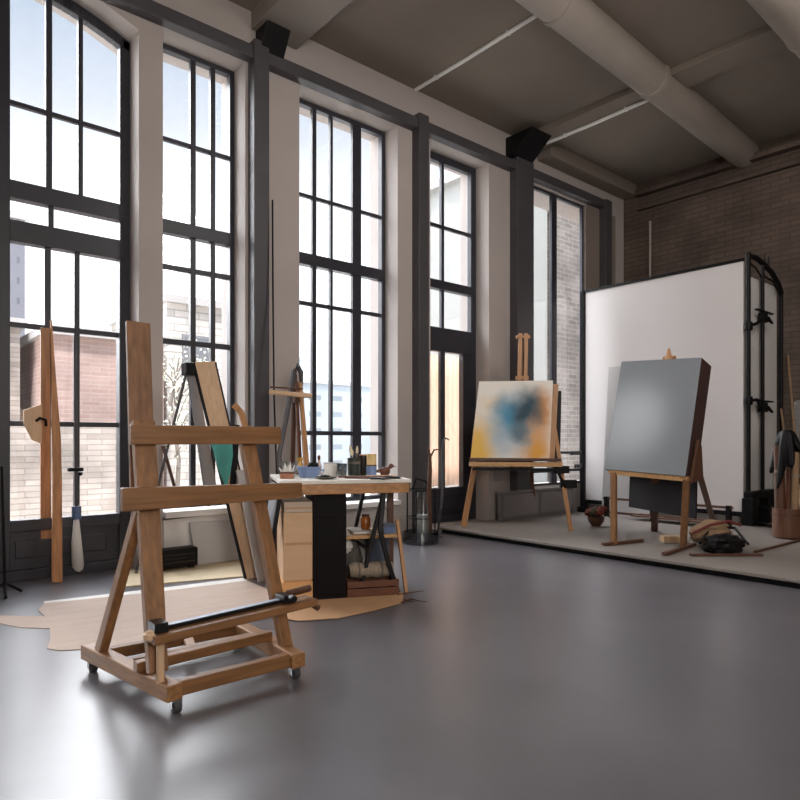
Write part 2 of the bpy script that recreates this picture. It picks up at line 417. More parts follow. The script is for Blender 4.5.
w4 = window(4, 5.65, 6.77, .08, ZT, .1, [(6.125,.05,2.7,5.0),(6.125,.085,.5,2.4)], [(4.10,.045)], panel=.5, rails=[(3.30,.12),(2.56,.32),(.5,.1)])
window(5, 7.70, 9.12, .5, ZT-.03, .035, [(8.335,.13,.5,5.0)], [], rails=[(1.0,.04),(.72,.04)], yg=6.06, dep=.06)
window(6, 6.88, 7.12, .62, .82, .02, [(7.0,.015,.63,.81)], [])

window(7, -2.95, -1.75, .1, ZT, .06, [(-2.55,.05,.15,5.0),(-2.15,.05,.15,5.0)], [(4.0,.04),(2.76,.045),(1.3,.05)], rails=[(3.26,.13)])  # this window and the next are unseen, added to brighten the left floor
window(8, -1.3, .1, .1, ZT, .06, [(-.83,.05,.15,5.0),(-.37,.05,.15,5.0)], [(4.0,.04),(2.76,.045),(1.3,.05)], rails=[(3.26,.13)])
MB().box(6.50, 6.67, YG-.045, YG+.04, .5, 2.42).build('door_stile', M_frame, w4, .006)
# sills, columns, headers, beams
def trim(n, mb, mat, bev=.008): return struct(mb.build('trim_%d' % n, mat, None, bev))
trim(2, MB().box(2.22, 3.06, 5.93, YG-.05, .47, .53), M_white)
trim(3, MB().box(3.70, 5.10, 5.93, YG-.05, .41, .47), M_white)
COLS = [(3.09, 3.26), (5.335, 5.50), (7.22, 7.60), (9.52, 9.70)]
for i, (a, b) in enumerate(COLS): trim(4+i, MB().box(a, b, 5.86, YW+.002, 0 if i < 2 else .08, 5.25 if i < 3 else 5.2), M_steel)
for i, (a, b) in enumerate([(-.2, 3.09), (3.26, 5.335), (5.50, 7.22), (7.60, 9.52)]):
    trim(8+i, MB().box(a, b, 5.88, YW+.002, 5.06, 5.19), M_steel)
# shallow concrete beams and the dark brackets under their ends
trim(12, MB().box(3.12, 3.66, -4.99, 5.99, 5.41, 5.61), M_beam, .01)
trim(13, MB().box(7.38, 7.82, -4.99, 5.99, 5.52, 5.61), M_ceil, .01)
trim(14, MB().slab([V((3.17, 5.995, 5.41)), V((3.17, 5.995, 5.14)), V((3.17, 5.90, 5.14)), V((3.17, 5.74, 5.41))], (.27, 0, 0)), M_black)
trim(15, MB().slab([V((7.12, 5.995, 5.52)), V((7.12, 5.995, 5.24)), V((7.12, 5.86, 5.24)), V((7.12, 5.52, 5.52))], (.45, 0, 0)), M_black)
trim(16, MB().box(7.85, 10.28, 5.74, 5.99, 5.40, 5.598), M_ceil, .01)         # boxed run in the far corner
trim(17, MB().box(10.16, 10.298, .0, 5.69, 5.36, 5.46).box(10.2, 10.298, 0, 5.69, 5.12, 5.17), M_brickin, .01)
for i, (a, b) in enumerate([(2.0, 2.22), (3.26, 3.70), (5.10, 5.335)]):
    struct(MB().box(a+.004, b-.004, 5.98, 6.0, 0.001, .09).build('baseboard_window' if i == 0 else 'baseboard_window_%d' % (i+1), M_wall, None, .004))
struct(MB().box(9.12, 10.02, 5.99, 6.10, .48, 5.05).build('trim_18', plain('taupe_plaster', srgb(132, 120, 110), .75, 0, .05, 2), None, .004))

trim(19, MB().box(2.225, 3.055, 5.984, 5.999, .001, .468), M_white, .002)
# ducts and conduits
def duct(label, yf, x0, x1, r, zc, joints):
    P = lambda x, dz=0: V((x, yf(x), zc+dz))
    t = thing('ventilation_duct', label, 'duct', P((x0+x1)/2), 'round ceiling ducts')
    MB().tube([P(x0), P(x1)], r, 32).build('duct_body', M_duct, t)
    for xj in joints: MB().tube([P(xj-.035), P(xj+.035)], r+.014, 32).build('duct_joint', M_duct, t)
    return t
duct('long round grey ceiling duct running to the back wall above the white panel', lambda x: 3.80+.036*(x-5), -3.18, 10.28, .20, 5.53, [3.2, 5.3, 7.3])
duct('second round grey duct, cut off at the top right corner of the view', lambda x: 2.33, -3.18, 10.28, .205, 5.50, [4.2, 5.9, 7.62])
for (x, ya, yb, z, lab) in [(5.38, 5.985, 4.12, 5.585, 'thin white conduit on the ceiling, nearer of the two'), (7.66, 5.68, 4.12, 5.50, 'thin white conduit on the ceiling, ending above the white panel')]:
    t = thing('ceiling_conduit', lab, 'pipe', (x, (ya+yb)/2, z), 'white ceiling conduits')
    MB().tube([V((x,ya,z)), V((x,(ya+yb)/2,z-.008)), V((x,yb,z))], .024, 10).build('pipe_run', M_conduit, t)
    for k in (.2, .8):
        yy = ya+(yb-ya)*k; MB().box(x-.03, x+.03, yy-.012, yy+.012, z-.02, z+.03).build('pipe_clip', M_conduit, t)
p = WX(650, 225, 10.27)
tag(MB().tube([V((10.27, p.y, 3.2)), V((10.27, p.y, 4.9))], .022).build('wall_conduit', M_duct), 'thin grey vertical pipe on the dark brick back wall', 'pipe')

# ================================================================== STAGE
XS = 5.82
t = thing('stage_platform', 'low pale platform with black edge across the far end of room', 'platform', (8, 3, 0))
MB().box(XS-.05, XB-.01, -1.5, 5.97, .05, .08).build('deck', M_stage, t, .006)
MB().box(XS, XB-.02, -1.45, 5.96, .0, .05).build('skirt', M_black, t)
ZS = .08

# white display partition
XP, YP0, YP1 = 8.95, 3.46, 5.90
t = thing('display_partition', 'large white free-standing display wall at the back of the platform', 'partition', (XP, (YP0+YP1)/2, ZS))
MB().box(XP, XP+.04, YP0+.03, YP1, .25, 3.56).build('front_panel', M_panel, t)
MB().box(XP+.05, XP+1.2, YP0+.04, YP0+.07, .25, 3.4).build('side_panel', M_white, t)
MB().box(XP-.015, XP+.05, YP0+.03, YP1, 3.56, 3.60).build('top_edge', M_black, t)
MB().box(XP-.02, XP+.05, YP0+.03, YP1, .19, .25).build('bottom_rail', M_black, t)
MB().box(XP-.02, XP+.06, YP1, YP1+.05, ZS, 3.60).build('end_post', M_black, t)
MB().box(XP+.12, XP+.16, YP0+.1, YP1, ZS, .22).build('kick_board', M_greyp, t)
# black steel frame along its right side
ft = thing('lighting_frame', 'black steel frame with clamps at the right side of white display wall', 'frame', (9.5, YP0, ZS))
yR = YP0-.03
px = [XP+.01, 9.44, 10.12]
hz = [3.66, 3.62, 3.34]
for i, (x, h) in enumerate(zip(px, hz)):
    MB().tube([V((x, yR, ZS)), V((x, yR, h))], .025 if i else .03, 12).build('post', M_black, ft)
MB().tube([V((px[0], yR, 3.62)), V((9.2, yR, 3.64)), V((9.44, yR, 3.61)), V((9.75, yR, 3.54)), V((10.0, yR, 3.42)), V((10.12, yR, 3.3))], .035, 10).build('top_rail', M_black, ft)
MB().tube([V((px[0], yR, 3.54)), V((9.2, yR, 3.50)), V((9.42, yR, 3.40))], .012, 8).tube([V((9.44, yR, 3.44)), V((9.8, yR, 3.42)), V((10.1, yR, 3.24))], .012, 8).build('top_brace', M_black, ft)
for k in (.4, .8): MB().tube([V((9.35+k*.35, yR, 3.58)), V((9.37+k*.35, yR, 3.74))], .018, 8, .006).build('finial', M_black, ft)
for zc, s in ((2.86, 1), (1.64, -1)):
    m = MB(); m.box(9.39, 9.49, yR-.05, yR+.04, zc-.06, zc+.07).box(9.2, 9.75, yR-.03, yR+.01, zc+.08, zc+.1)
    m.tube([V((px[0], yR, zc-.12*s-.05)), V((9.2, yR-.02, zc-.1*s)), V((9.4, yR, zc-.03))], .022, 8)
    m.lathe((px[0], yR, zc-.12*s-.1), [(.05,0),(.055,.03),(.055,.09),(.05,.11)], 12)
    m.tube([V((9.5, yR-.04, zc)), V((9.62, yR-.06, zc-.06))], .03, 8, .015)
    m.build('clamp', M_black, ft)
m = MB(); m.box(px[0]-.05, 9.75, yR-.07, yR+.04, .42, .52).box(px[0]-.09, px[0]+.1, yR-.09, yR+.05, ZS, .44)
m.box(9.36, 9.56, yR-.1, yR+.05, ZS, .3).slab([V((9.5,yR-.06,.5)), V((9.95,yR-.06,.36)), V((9.95,yR-.06,.2)), V((9.5,yR-.06,.24))], (0,.1,0))
m.build('base_bracket', M_black, ft, .01)
MB().tube([V((XP+.08, yR-.02, ZS+.02)), V((XP+.0, yR-.5, ZS+.02))], .02, 8).build('foot', M_black, ft)

# pale board behind the grey canvas
b0 = WX(604, 545, 8.75); 
A = WX(607, 356, 8.88); B = WX(645, 354, 8.88)
m = MB(); m.slab([V((8.72, A.y, ZS)), V((8.72, B.y-.25, ZS)), V((8.925, B.y-.25, 2.33)), V((8.925, A.y, 2.33))], (.018,0,0))
tag(m.build('leaning_board', M_greyp, None, .003), 'tall pale grey board leaning on the white wall behind the grey canvas', 'board')

# ================================================================== FOREGROUND STUDIO EASEL
E = thing('studio_easel', 'large empty wooden studio easel on casters in the foreground', 'easel', (1.33, 3.2, 0))
zb0, zb1 = .062, .135
def zbar(mb, p0, p1, w, h, side): return mb.bar(p0, p1, w, h, side)
def beam(x0, y0, x1, y1, z0, z1, w, name, mat, bev=.006):
    d = V((x1-x0, y1-y0, 0)).normalized(); sd = V((-d.y, d.x, 0))
    return MB().bar(V((x0,y0,(z0+z1)/2)), V((x1,y1,(z0+z1)/2)), w, z1-z0, sd).build(name, mat, E, bev)
beam(1.075, 2.76, .945, 3.62, zb0, zb1, .075, 'side_rail', M_woody)
beam(1.70, 2.76, 1.73, 3.55, zb0, zb1, .075, 'side_rail', M_woody)
beam(1.09, 2.81, 1.69, 2.81, .066, .132, .05, 'cross_beam', M_woodx)
beam(.99, 3.02, 1.70, 3.05, .137, .185, .055, 'cross_beam', M_woodx)
beam(1.02, 3.26, 1.70, 3.24, .07, .128, .05, 'cross_beam', M_woodx)
beam(.965, 3.50, 1.71, 3.46, .07, .128, .05, 'cross_beam', M_woodx)
beam(1.36, 3.27, 1.42, 3.47, .07, .12, .05, 'spacer_block', M_woody)
# posts
LB, LT = V((1.045, 2.89, .16)), V((1.085, 3.20, 1.29))
MB().bar(LB, LT, .085, .05, (1,0,0), .105, .05).build('post', M_woodz, E, .005)
MB().bar(V((1.09, 3.215, .93)), V((1.115, 3.36, 1.80)), .118, .026, (1,0,0)).build('mast', wood('mast_board', srgb(124, 88, 60), 'z'), E, .003)
MB().bar(V((1.72, 2.92, .12)), V((1.625, 3.20, 1.27)), .062, .045, (1,0,0), .085, .045).build('post', M_woodz, E, .005)
MB().bar(V((.965, 3.46, .125)), V((1.04, 3.11, .87)), .045, .07, (1,0,0), .045, .055).build('rear_strut', M_woodz, E, .005)
# bars across
def crossbar(name, x0, x1, y, z0a, z1a, z0b, z1b, th, mat):
    m = MB(); m._hull([V(p) for p in ((x0,y,z0a),(x1,y,z0b),(x1,y+th,z0b),(x0,y+th,z0a),(x0,y,z1a),(x1,y,z1b),(x1,y+th,z1b),(x0,y+th,z1a))])
    return m.build(name, mat, E, .005)
crossbar('cross_bar', 1.0, 1.80, 3.105, 1.178, 1.272, 1.178, 1.272, .04, M_woodx)
crossbar('cross_bar', .925, 1.86, 2.985, .878, .985, .888, .968, .04, M_woodx)
# tray
m = MB(); m._hull([V(p) for p in ((.98,2.74,.325),(1.80,2.74,.36),(1.80,2.86,.36),(.98,2.86,.325),(.98,2.74,.365),(1.80,2.74,.395),(1.80,2.86,.395),(.98,2.86,.365))])
m.build('tray', M_woodx, E, .005)
MB().bar(V((1.02,2.83,.375)), V((1.64,2.83,.401)), .035, .014, (0,1,0)).build('metal_rail', M_alu, E, .003)
MB().bar(V((1.02,2.80,.378)), V((1.62,2.80,.401)), .012, .016, (0,1,0)).build('metal_rail', M_black, E, .002)
m = MB(); m.box(1.62, 1.68, 2.77, 2.86, .392, .43); m.tube([V((1.65,2.76,.42)), V((1.65,2.72,.42))], .018, 10); m.build('clamp', M_blackp, E, .004)
MB().tube([V((1.66,2.80,.432)), V((1.80,2.82,.436))], .018, 10).build('clamp_handle', M_dkwood, E)
m = MB(); m.box(.99, 1.05, 2.77, 2.86, .362, .41); m.build('clamp', M_blackp, E, .004)
MB().lathe((.985, 2.80, .335), [(.02,0),(.034,.01),(.034,.03),(.02,.042)], 12).build('tray_knob', M_pale, E)
MB().tube([V((1.84,2.80,.33)), V((1.80,2.80,.36))], .016, 8).build('tray_knob', M_dkwood, E)
MB().tube([V((1.04,2.84,.13)), V((1.04,2.84,.335))], .018, 10).build('support_rod', M_pale, E)
# casters
for (x, y) in ((1.09, 2.79), (1.70, 2.80), (.955, 3.56), (1.725, 3.5)):
    c = MB(); c.box(x-.022, x+.022, y-.02, y+.02, .05, .064); c.box(x-.024, x-.02, y-.012, y+.018, .022, .056).box(x+.02, x+.024, y-.012, y+.018, .022, .056)
    c = c.build('caster', M_chrome, E)
    MB().tube([V((x-.016, y, .03)), V((x+.016, y, .03))], .03, 18).build('wheel', M_rubber, c)

# ================================================================== FLOOR SHEETS
def sheet(name, pts, z, th, mat, label, cat, wob=0.0):
    m = MB(); m.slab([V((p.x, p.y, z)) for p in pts], (0, 0, th))
    return tag(m.build(name, mat), label, cat)
pts = [F(*p) for p in [(20,628),(0,624),(-14,623),(-14,618),(0,616),(45,617),(38,611),(44,604),(160,592),(247,581),(268,590),(300,605),(262,620),(150,643),(80,650),(58,651),(47,649),(50,640),(50,629)]]
sheet('drop_cloth', pts, 0.0015, .003, M_cloth, 'beige paint-spattered drop cloth spread under the wooden easel', 'cloth')
pts = [F(*p) for p in [(44,604),(160,592),(247,581),(247,578),(160,588.5),(44,602)]]
sheet('paper_strip', pts, 0.002, .003, M_paper, 'narrow white paper strip along the far edge of drop cloth', 'paper')
pts = [F(*p) for p in [(118,588),(250,576.5),(262,566),(240,557.5),(170,561),(120,570)]]
sheet('plywood_sheet', pts, 0.0015, .008, M_ply, 'pale plywood sheet flat on the floor before second window', 'board')
pts = [F(*p) for p in [(268,618),(300,622),(340,619),(372,612),(402,604),(404,594),(360,585),(290,588),(272,600)]]
sheet('kraft_paper', pts, 0.0055, .003, M_kraft, 'brown kraft paper sheet on the floor under work table', 'paper')
for i, pp in enumerate(([(398,596),(408,594),(424,592)], [(401,604),(411,600),(418,602),(427,603)], [(404,601),(413,603)])):
    tag(MB().tube([F(x,y)+V((0,0,.009)) for x,y in pp], .007, 6, .003).build('twig', M_dkwood),
        ['thin straight dark twig on floor, farthest from the camera', 'thin kinked dark twig on floor right of the kraft paper', 'shortest dark twig on floor beside the kraft paper'][i], 'twig', 'twigs beside the kraft paper')

# ================================================================== LEFT: things leaning by the first window
def plank(name, xb, yb, xt, yt, wb, wt, Yt, mat, label):
    b = F(xb, yb); tp = WY(xt, yt, Yt)
    kb, kt = (b-V((0,0,1.2))).length/FPX, (tp-V((0,0,1.2))).length/FPX
    m = MB().bar(b+V((0,0,.003)), tp, wb*kb, .03, (1,0,0), wt*kt, .03)
    return tag(m.build(name, mat, None, .004), label, 'plank', 'planks leaning on the first window')
plank('wooden_plank', 46, 577, 45, 328, 8.5, 7, 6.19, wood('plank_brown', srgb(168, 118, 78), 'z'), 'narrow straight orange-brown plank leaning on first window, left of two')
m = MB(); b = F(57.5, 574); 
prof = [(574,52,62.5),(470,53,62),(430,52.5,61),(400,52,58.5),(350,51.5,54.5),(312,50.5,52)]
pl = [WY(xa, y, 5.95+.235*(574-y)/262) for y, xa, xb in prof]; pr = [WY(xb, y, 5.95+.235*(574-y)/262) for y, xa, xb in prof]
for i in range(len(prof)-1):
    m._hull([pl[i], pr[i], pr[i]+V((0,.03,0)), pl[i]+V((0,.03,0)), pl[i+1], pr[i+1], pr[i+1]+V((0,.03,0)), pl[i+1]+V((0,.03,0))])
bmesh.ops.remove_doubles(m.bm, verts=m.bm.verts[:], dist=1e-4)
o = m.build('wooden_plank', wood('plank_amber', srgb(180, 126, 80), 'z')); o.location.z = .002
tag(o, 'tapered amber plank leaning on first window, right of two', 'plank', 'planks leaning on the first window')
# small tan board hooked on the glass
t = thing('tan_offcut', 'small tan board with black hook against the first window glass', 'board', WY(34, 440, 6.2))
m = MB(); m.slab([WY(24,410,6.20), WY(42,404,6.20), WY(42,444,6.20), WY(32,440,6.20), WY(24,424,6.20)], (0,.03,0)); m.build('board_panel', M_pale, t, .003)
MB().tube([WY(36,421,6.19), WY(40,418,6.17), WY(46,420,6.17), WY(46,426,6.18)], .012, 8).build('hook', M_black, t)
# closed umbrella-like stand: black pole, blue collar, white foot
base = F(78, 573)
t = thing('light_stand', 'black pole with blue collar and furled white cloth by first window', 'stand', base)
tp = WY(75, 335, 6.19); mid = WY(76.5, 512, 6.03)
MB().tube([base+V((0,0,.02)), mid, tp], .017, 10, .014).build('pole', M_steel, t)
MB().tube([mid-V((0,0,.06)), mid+V((0,0,.05))], .038, 14).build('collar', M_blue, t)
MB().tube([mid-V((0,0,.05)), mid-V((0,0,.25)), base+V((0,0,.04))], [.02,.04,.052], 10).build('furled_cloth', M_paper, t)
c2 = WY(75.5, 470, 6.06); MB().box(c2.x-.06, c2.x+.06, c2.y-.025, c2.y+.025, c2.z-.012, c2.z+.02).build('cross_clamp', M_black, t, .004)
MB().lathe(base, [(.05,0),(.05,.02),(.02,.04)], 12).build('foot', M_black, t)
b = F(5, 596)
t = thing('microphone_stand', 'thin black stand at the left edge of the view', 'stand', b)
MB().tube([b+V((0,0,.02)), b+V((-.02,0,1.0))], .011, 8).build('pole', M_black, t)
for k in range(3):
    a = k*2*PI/3+.4; MB().tube([b+V((0,0,.1)), b+V((.13*math.cos(a), .13*math.sin(a), .012))], .011, 8).build('leg', M_black, t)

# ================================================================== MIDDLE: folding easel, low wall items
bt = F(254, 578); tp = WY(204, 362, bt.y+.5)
t = thing('folding_easel', 'folded display easel with pale plank and teal panel before second window', 'easel', bt)
MB().bar(bt, tp, .155, .028, (1,0,0), .20, .028).build('plank', M_pale, t, .003)
for s in (-1, 1):
    MB().bar(bt+V((s*.082,-.004,0)), tp+V((s*.104,-.004,0)), .012, .035, (1,0,0)).build('edge_strip', M_black, t)
g0 = WY(213, 505, bt.y+.42); g1 = WY(190.5, 368, bt.y+.52)
MB().bar(g0, g1, .12, .03, (1,0,0), .08, .03).build('side_board', M_grey, t, .003)
MB().box(tp.x-.19, tp.x-.1, tp.y-.06, tp.y+.06, tp.z-.13, tp.z-.02).build('hinge_block', M_black, t, .01)
lf = F(136, 574); MB().tube([tp+V((-.15,0,-.06)), lf+V((0,0,.005))], .013, 8).build('rear_leg', M_steel, t)
k = WY(163, 446, lf.y-.1); MB().tube([k, WY(176, 492, lf.y-.2), WY(210, 505, bt.y+.38)], .016, 8).build('brace', M_dkwood, t)
q = lambda x, y: WY(x, y, bt.y+.19)
MB().slab([q(210,436), q(232,436), q(233,455), q(230,475), q(226,490), q(217,462)], (0,.02,0)).build('teal_panel', M_teal, t)
MB().bar(WY(237, 425, bt.y+.28), WY(232, 500, bt.y+.15), .05, .02, (1,0,0)).build('side_strip', M_black, t)
# second, grey leaning board beside it
b2 = F(262, 581); t2 = WY(240, 470, b2.y+.3)
tag(MB().bar(b2+V((.02,0,0)), t2+V((.02,0,0)), .12, .02, (1,0,0), .12, .02).build('leaning_board', M_greyp, None, .003), 'narrow grey board standing just right of the pale folding easel plank', 'board')
# bent strip
pp = [F(276,592), WY(258,520,4.85), WY(252,470,4.95), WY(246.5,430,5.02), WY(241,412,5.05), WY(234,405,5.08)]
m = MB()
for a, b in zip(pp, pp[1:]): m.bar(a, b+(b-a).normalized()*.004, .05, .014, (.8,-.6,0))
tag(m.build('bent_strip', M_tan), 'curved tan wooden strip standing behind the easel, left of work table', 'plank')
# low things under window 2
A, B = WY(197, 520, 5.86), WY(246, 520, 5.86)
m = MB(); m.slab([V((A.x, 5.86, .01)), V((B.x+.02, 5.86, .01)), V((B.x-.01, 5.95, .40)), V((A.x-.04, 5.95, .42))], (0,.03,0))
tag(m.build('padded_board', M_greyp, None, .02), 'short pale padded board leaning on wall under the second window', 'panel')
A, B = WY(157, 545, 5.85), WY(196, 545, 5.85)
t = thing('floor_heater', 'low black box heater on the floor under the second window', 'heater', ((A.x+B.x)/2, 5.88, 0))
MB().box(A.x, B.x, 5.80, 5.95, .03, .20).build('housing', M_black, t, .01)
for k in range(3): MB().box(A.x+.03, B.x-.03, 5.793, 5.80, .07+.035*k, .08+.035*k).build('grille_slat', M_blackp, t)
for xx in (A.x+.05, B.x-.05): MB().box(xx-.02, xx+.02, 5.82, 5.93, 0, .032).build('foot', M_blackp, t)
m = MB().tube([WY(163,519,5.95), WY(215,513,5.95)], .014, 8)
tag(m.build('wall_pipe', M_steel), 'thin dark pipe along the wall under the second window', 'pipe')

# ================================================================== WORK TABLE
T0 = V((3.26, 3.72, 0)); Ta = V((-.906, .423, 0)); Tb = V((.423, .906, 0)); UZ = V((0,0,1))
def TP(a, b, z=0): return T0+Ta*a+Tb*b+UZ*z
def tbox(mb, a0, a1, b0, b1, z0, z1): return mb.obox(TP(a0,b0,z0), Ta*(a1-a0), Tb*(b1-b0), UZ*(z1-z0))
ZT_ = .90
t = thing('work_table', 'work table with pale top and brown front edge beside the easel', 'table', TP(.45,.5))
tbox(MB(), -.03, .97, -.01, .96, ZT_-.03, ZT_).build('tabletop', plain('pale_tabletop', srgb(222, 216, 206), .5, 0, .06, 5), t, .006)
tbox(MB(), -.01, .93, -.015, .02, ZT_-.105, ZT_-.031).build('apron', wood('apron_wood', srgb(166, 118, 72), 'x'), t, .005)
tbox(MB(), -.02, .015, .0, .92, ZT_-.10, ZT_-.031).build('apron', M_dkwood, t, .005)
# black A-frame leg at the right front
ap = TP(.17, .07, ZT_-.10)
MB().bar(ap, TP(.36,.10,0), .03, .035, Ta).build('trestle_leg', M_leg, t, .004)
m = MB(); 
pp = [ap, D(380,530,4.93), D(389,565,4.97), F(398,593)]
for a_, b_ in zip(pp, pp[1:]): m.bar(a_, b_+(b_-a_).normalized()*.01, .035, .035, Ta)
m.build('trestle_leg', M_leg, t, .004)
MB().bar(TP(.14,.8,ZT_-.03), TP(.33,.85,0), .03, .035, Ta).build('trestle_leg', M_leg, t, .004)
MB().bar(TP(.29,.09,.36), TP(.32,.80,.36), .02, .02, UZ).build('stretcher', M_leg, t)
MB().bar(TP(.02,.45,ZT_-.03), TP(.02,.45,0), .05, .05, Ta).build('table_leg', M_dkwood, t, .004)
MB().bar(TP(.0,.30,.55), TP(-.02,.10,0), .028, .03, Ta).build('table_leg', M_tan, t, .004)
MB().bar(TP(.93,.9,ZT_-.03), TP(.93,.9,0), .05, .05, Ta).build('table_leg', M_dkwood, t, .004)
tbox(MB(), .04, .46, .14, .62, .43, .455).build('shelf', M_tanx, t, .004)
# folding leaf hanging at the left
qa = [D(300,488,4.66), D(279,552,4.60), D(266,545,4.72), D(262,486,4.85)]
dl = MB(); dl.slab([TP(.955,.02,.865), TP(1.03,.03,.40), TP(1.06,.12,.43), TP(.98,.50,.865)], Ta*.02); dl.build('drop_leaf', M_grey, t)
MB().bar(TP(.955,.012,.865), TP(1.032,.022,.38), .03, .02, Ta).build('leaf_edge', M_black, t)
# dark cabinet
t = thing('storage_cabinet', 'tall dark open cabinet standing under the work table', 'cabinet', TP(.6,.25))
tbox(MB(), .47, .72, .03, .55, .006, ZT_-.11).build('cabinet_body', plain('dark_cabinet_paint', srgb(24, 19, 21), .6, 0, .15, 5, spec=.12), t, .004)
tbox(MB(), .49, .70, .022, .03, .04, .60).build('cabinet_door', plain('dark_cabinet_door', srgb(20, 16, 18), .6, 0, .15, 5, spec=.12), t, .003)
tbox(MB(), .49, .70, .022, .03, .62, .77).build('drawer_front', plain('dark_cabinet_door', srgb(20, 16, 18), .6, 0, .15, 5, spec=.12), t, .003)
# cardboard boxes at its left
t = thing('cardboard_box', 'low orange-tan cardboard box at the foot of the stack beside dark cabinet', 'box', TP(.85,.3), 'cardboard boxes beside the cabinet')
tbox(MB(), .725, .95, .03, .60, .009, .15).build('box_body', M_card2, t, .004)
tbox(MB(), .735, .94, .04, .59, .15, .155).build('box_lid', M_card2, t, .002)
t = thing('cardboard_box', 'tall plain tan cardboard box in the middle of the stack beside cabinet', 'box', TP(.85,.3,.155), 'cardboard boxes beside the cabinet')
tbox(MB(), .725, .94, .04, .60, .157, .66).build('box_body', M_card, t, .004)
tbox(MB(), .725, .94, .036, .04, .42, .44).build('tape', M_kraft, t)
t = thing('cardboard_box', 'flat pale cardboard box topmost of the stack beside cabinet', 'box', TP(.85,.3,.66), 'cardboard boxes beside the cabinet')
tbox(MB(), .725, .935, .05, .58, .661, .74).build('box_body', plain('pale_cardboard', srgb(196, 178, 160), .85, 0, .05, 4), t, .004)
tbox(MB(), .725, .935, .046, .05, .69, .70).build('tape', M_kraft, t)
# wooden crate, rolled cloth and bits under the table
t = thing('wooden_crate', 'dark brown wooden crate on the floor under the work table', 'crate', TP(.27,.12))
for j, (z0, z1) in enumerate(((.012,.07),(.078,.125))):
    tbox(MB(), .06, .465, .02, .035, z0, z1).build('front_board', M_redwood, t, .002)
    tbox(MB(), .06, .075, .035, .27, z0, z1).build('side_board', M_redwood, t, .002)
    tbox(MB(), .45, .465, .035, .27, z0, z1).build('side_board', M_redwood, t, .002)
tbox(MB(), .06, .465, .27, .285, .012, .125).build('back_board', M_redwood, t, .002)
tbox(MB(), .075, .45, .035, .27, .012, .026).build('bottom_board', M_redwood, t, .002)
t = thing('rolled_cloth', 'rolled greyish linen cloth lying on top of the dark crate', 'cloth', TP(.26,.14,.12))
MB().tube([TP(.09+.34*i/8,.13,.19+.004*math.sin(i*2)) for i in range(9)], [.052,.062,.06,.064,.06,.063,.06,.062,.05], 16).build('roll', M_linen, t)
for k in (.18, .36): MB().tube([TP(k-.006,.13,.19), TP(k+.006,.13,.19)], .066, 18).build('tie_band', M_fabric, t)
t = thing('blue_bucket', 'blue-grey plastic bucket under the right end of work table', 'bucket', TP(.12,.36))
c = TP(.14, .40); MB().lathe((c.x,c.y,.003), [(.085,0),(.098,.4),(.105,.405),(.105,.42),(.095,.42),(.08,.02)], 22).build('bucket_body', M_bluegrey, t)
MB().tube([c+V((-.1,0,.40)), c+V((-.06,-.07,.36)), c+V((0,-.11,.34)), c+V((.06,-.07,.36)), c+V((.1,0,.40))], .004, 6).build('bucket_handle', M_steel, t)
t = thing('cloth_bundle', 'crumpled grey cloth bundle hanging out beside dark cabinet under table', 'cloth', TP(.38,.40))
MB().blob(TP(.38,.42,.20), .10, .12, .205, 3, .14, 26, 18, 3.5, flat=.197).build('bundle', M_fabric, t)
c = TP(.42,.27,.36); o = MB().blob(c, .045, .04, .05, 5, .25, 18, 12, 4).build('cloth_knot', M_paper, t)
m = tbox(MB(), .21, .34, .46, .475, .01, .40); tag(m.build('paper_stack', M_news, None, .003), 'upright pad of pale newsprint under the table beside blue bucket', 'paper')
m = tbox(MB(), .20, .38, .22, .50, .457, .475); tag(m.build('folded_paper', M_paper, None, .004), 'folded white paper on the tan shelf under work table', 'paper')
t = thing('blue_box', 'small blue box on the shelf under right end of table', 'box', TP(.09,.25,.455))
tbox(MB(), .05, .14, .18, .32, .457, .51).build('box_body', M_blue, t, .003); tbox(MB(), .048, .142, .178, .322, .51, .53).build('box_lid', M_bluegrey, t, .003)
c = TP(.25,.36,.477); t = thing('orange_jar', 'amber-orange glass jar on the shelf under work table', 'jar', c)
MB().lathe(c, [(.036,0),(.04,.015),(.04,.085),(.028,.10)], 18).build('jar_body', plain('amber_glaze', srgb(170, 96, 40), .25, 0, .3, 20), t)
MB().lathe(c+V((0,0,.10)), [(.030,0),(.030,.02)], 18).build('jar_lid', M_dkwood, t)

# ---- things on the table (z .90)
def onT(x, dep): 
    p = D(x, HOR, dep); p.z = ZT_+.0005; return p
def mug(name, label, cat, x, dep, r, h, mat, prof=None, group=None):
    c = onT(x, dep); t = thing(name, label, cat, c, group)
    MB().lathe(c, prof or [(r*.85,0),(r,.01),(r,h),(r*.88,h),(r*.8,.012)], 20).build('body', mat, t)
    return t, c
t, c = mug('brush_jar', 'dark ceramic jar holding pale-tipped brushes on the work table', 'jar', 354, 5.38, .055, .15, plain('dark_glaze', srgb(50, 56, 50), .3, 0, .25, 10))
MB().lathe(c+V((0,0,.10)), [(.057,0),(.057,.02)], 20).build('glaze_band', M_fabric, t)
BR = [(-.03,.0,-.03,.0,.24), (-.012,.02,-.02,.03,.26), (.01,-.015,.012,-.03,.25), (.028,.012,.05,.02,.23), (.0,.03,.02,.05,.22), (-.02,-.02,-.05,-.02,.225)]
BL = ['paintbrush at the left rim of the dark jar', 'tallest paintbrush in the dark jar', 'paintbrush at the front of the dark jar', 'paintbrush leaning to the right in dark jar', 'paintbrush at the back of the dark jar', 'paintbrush leaning to the left in dark jar']
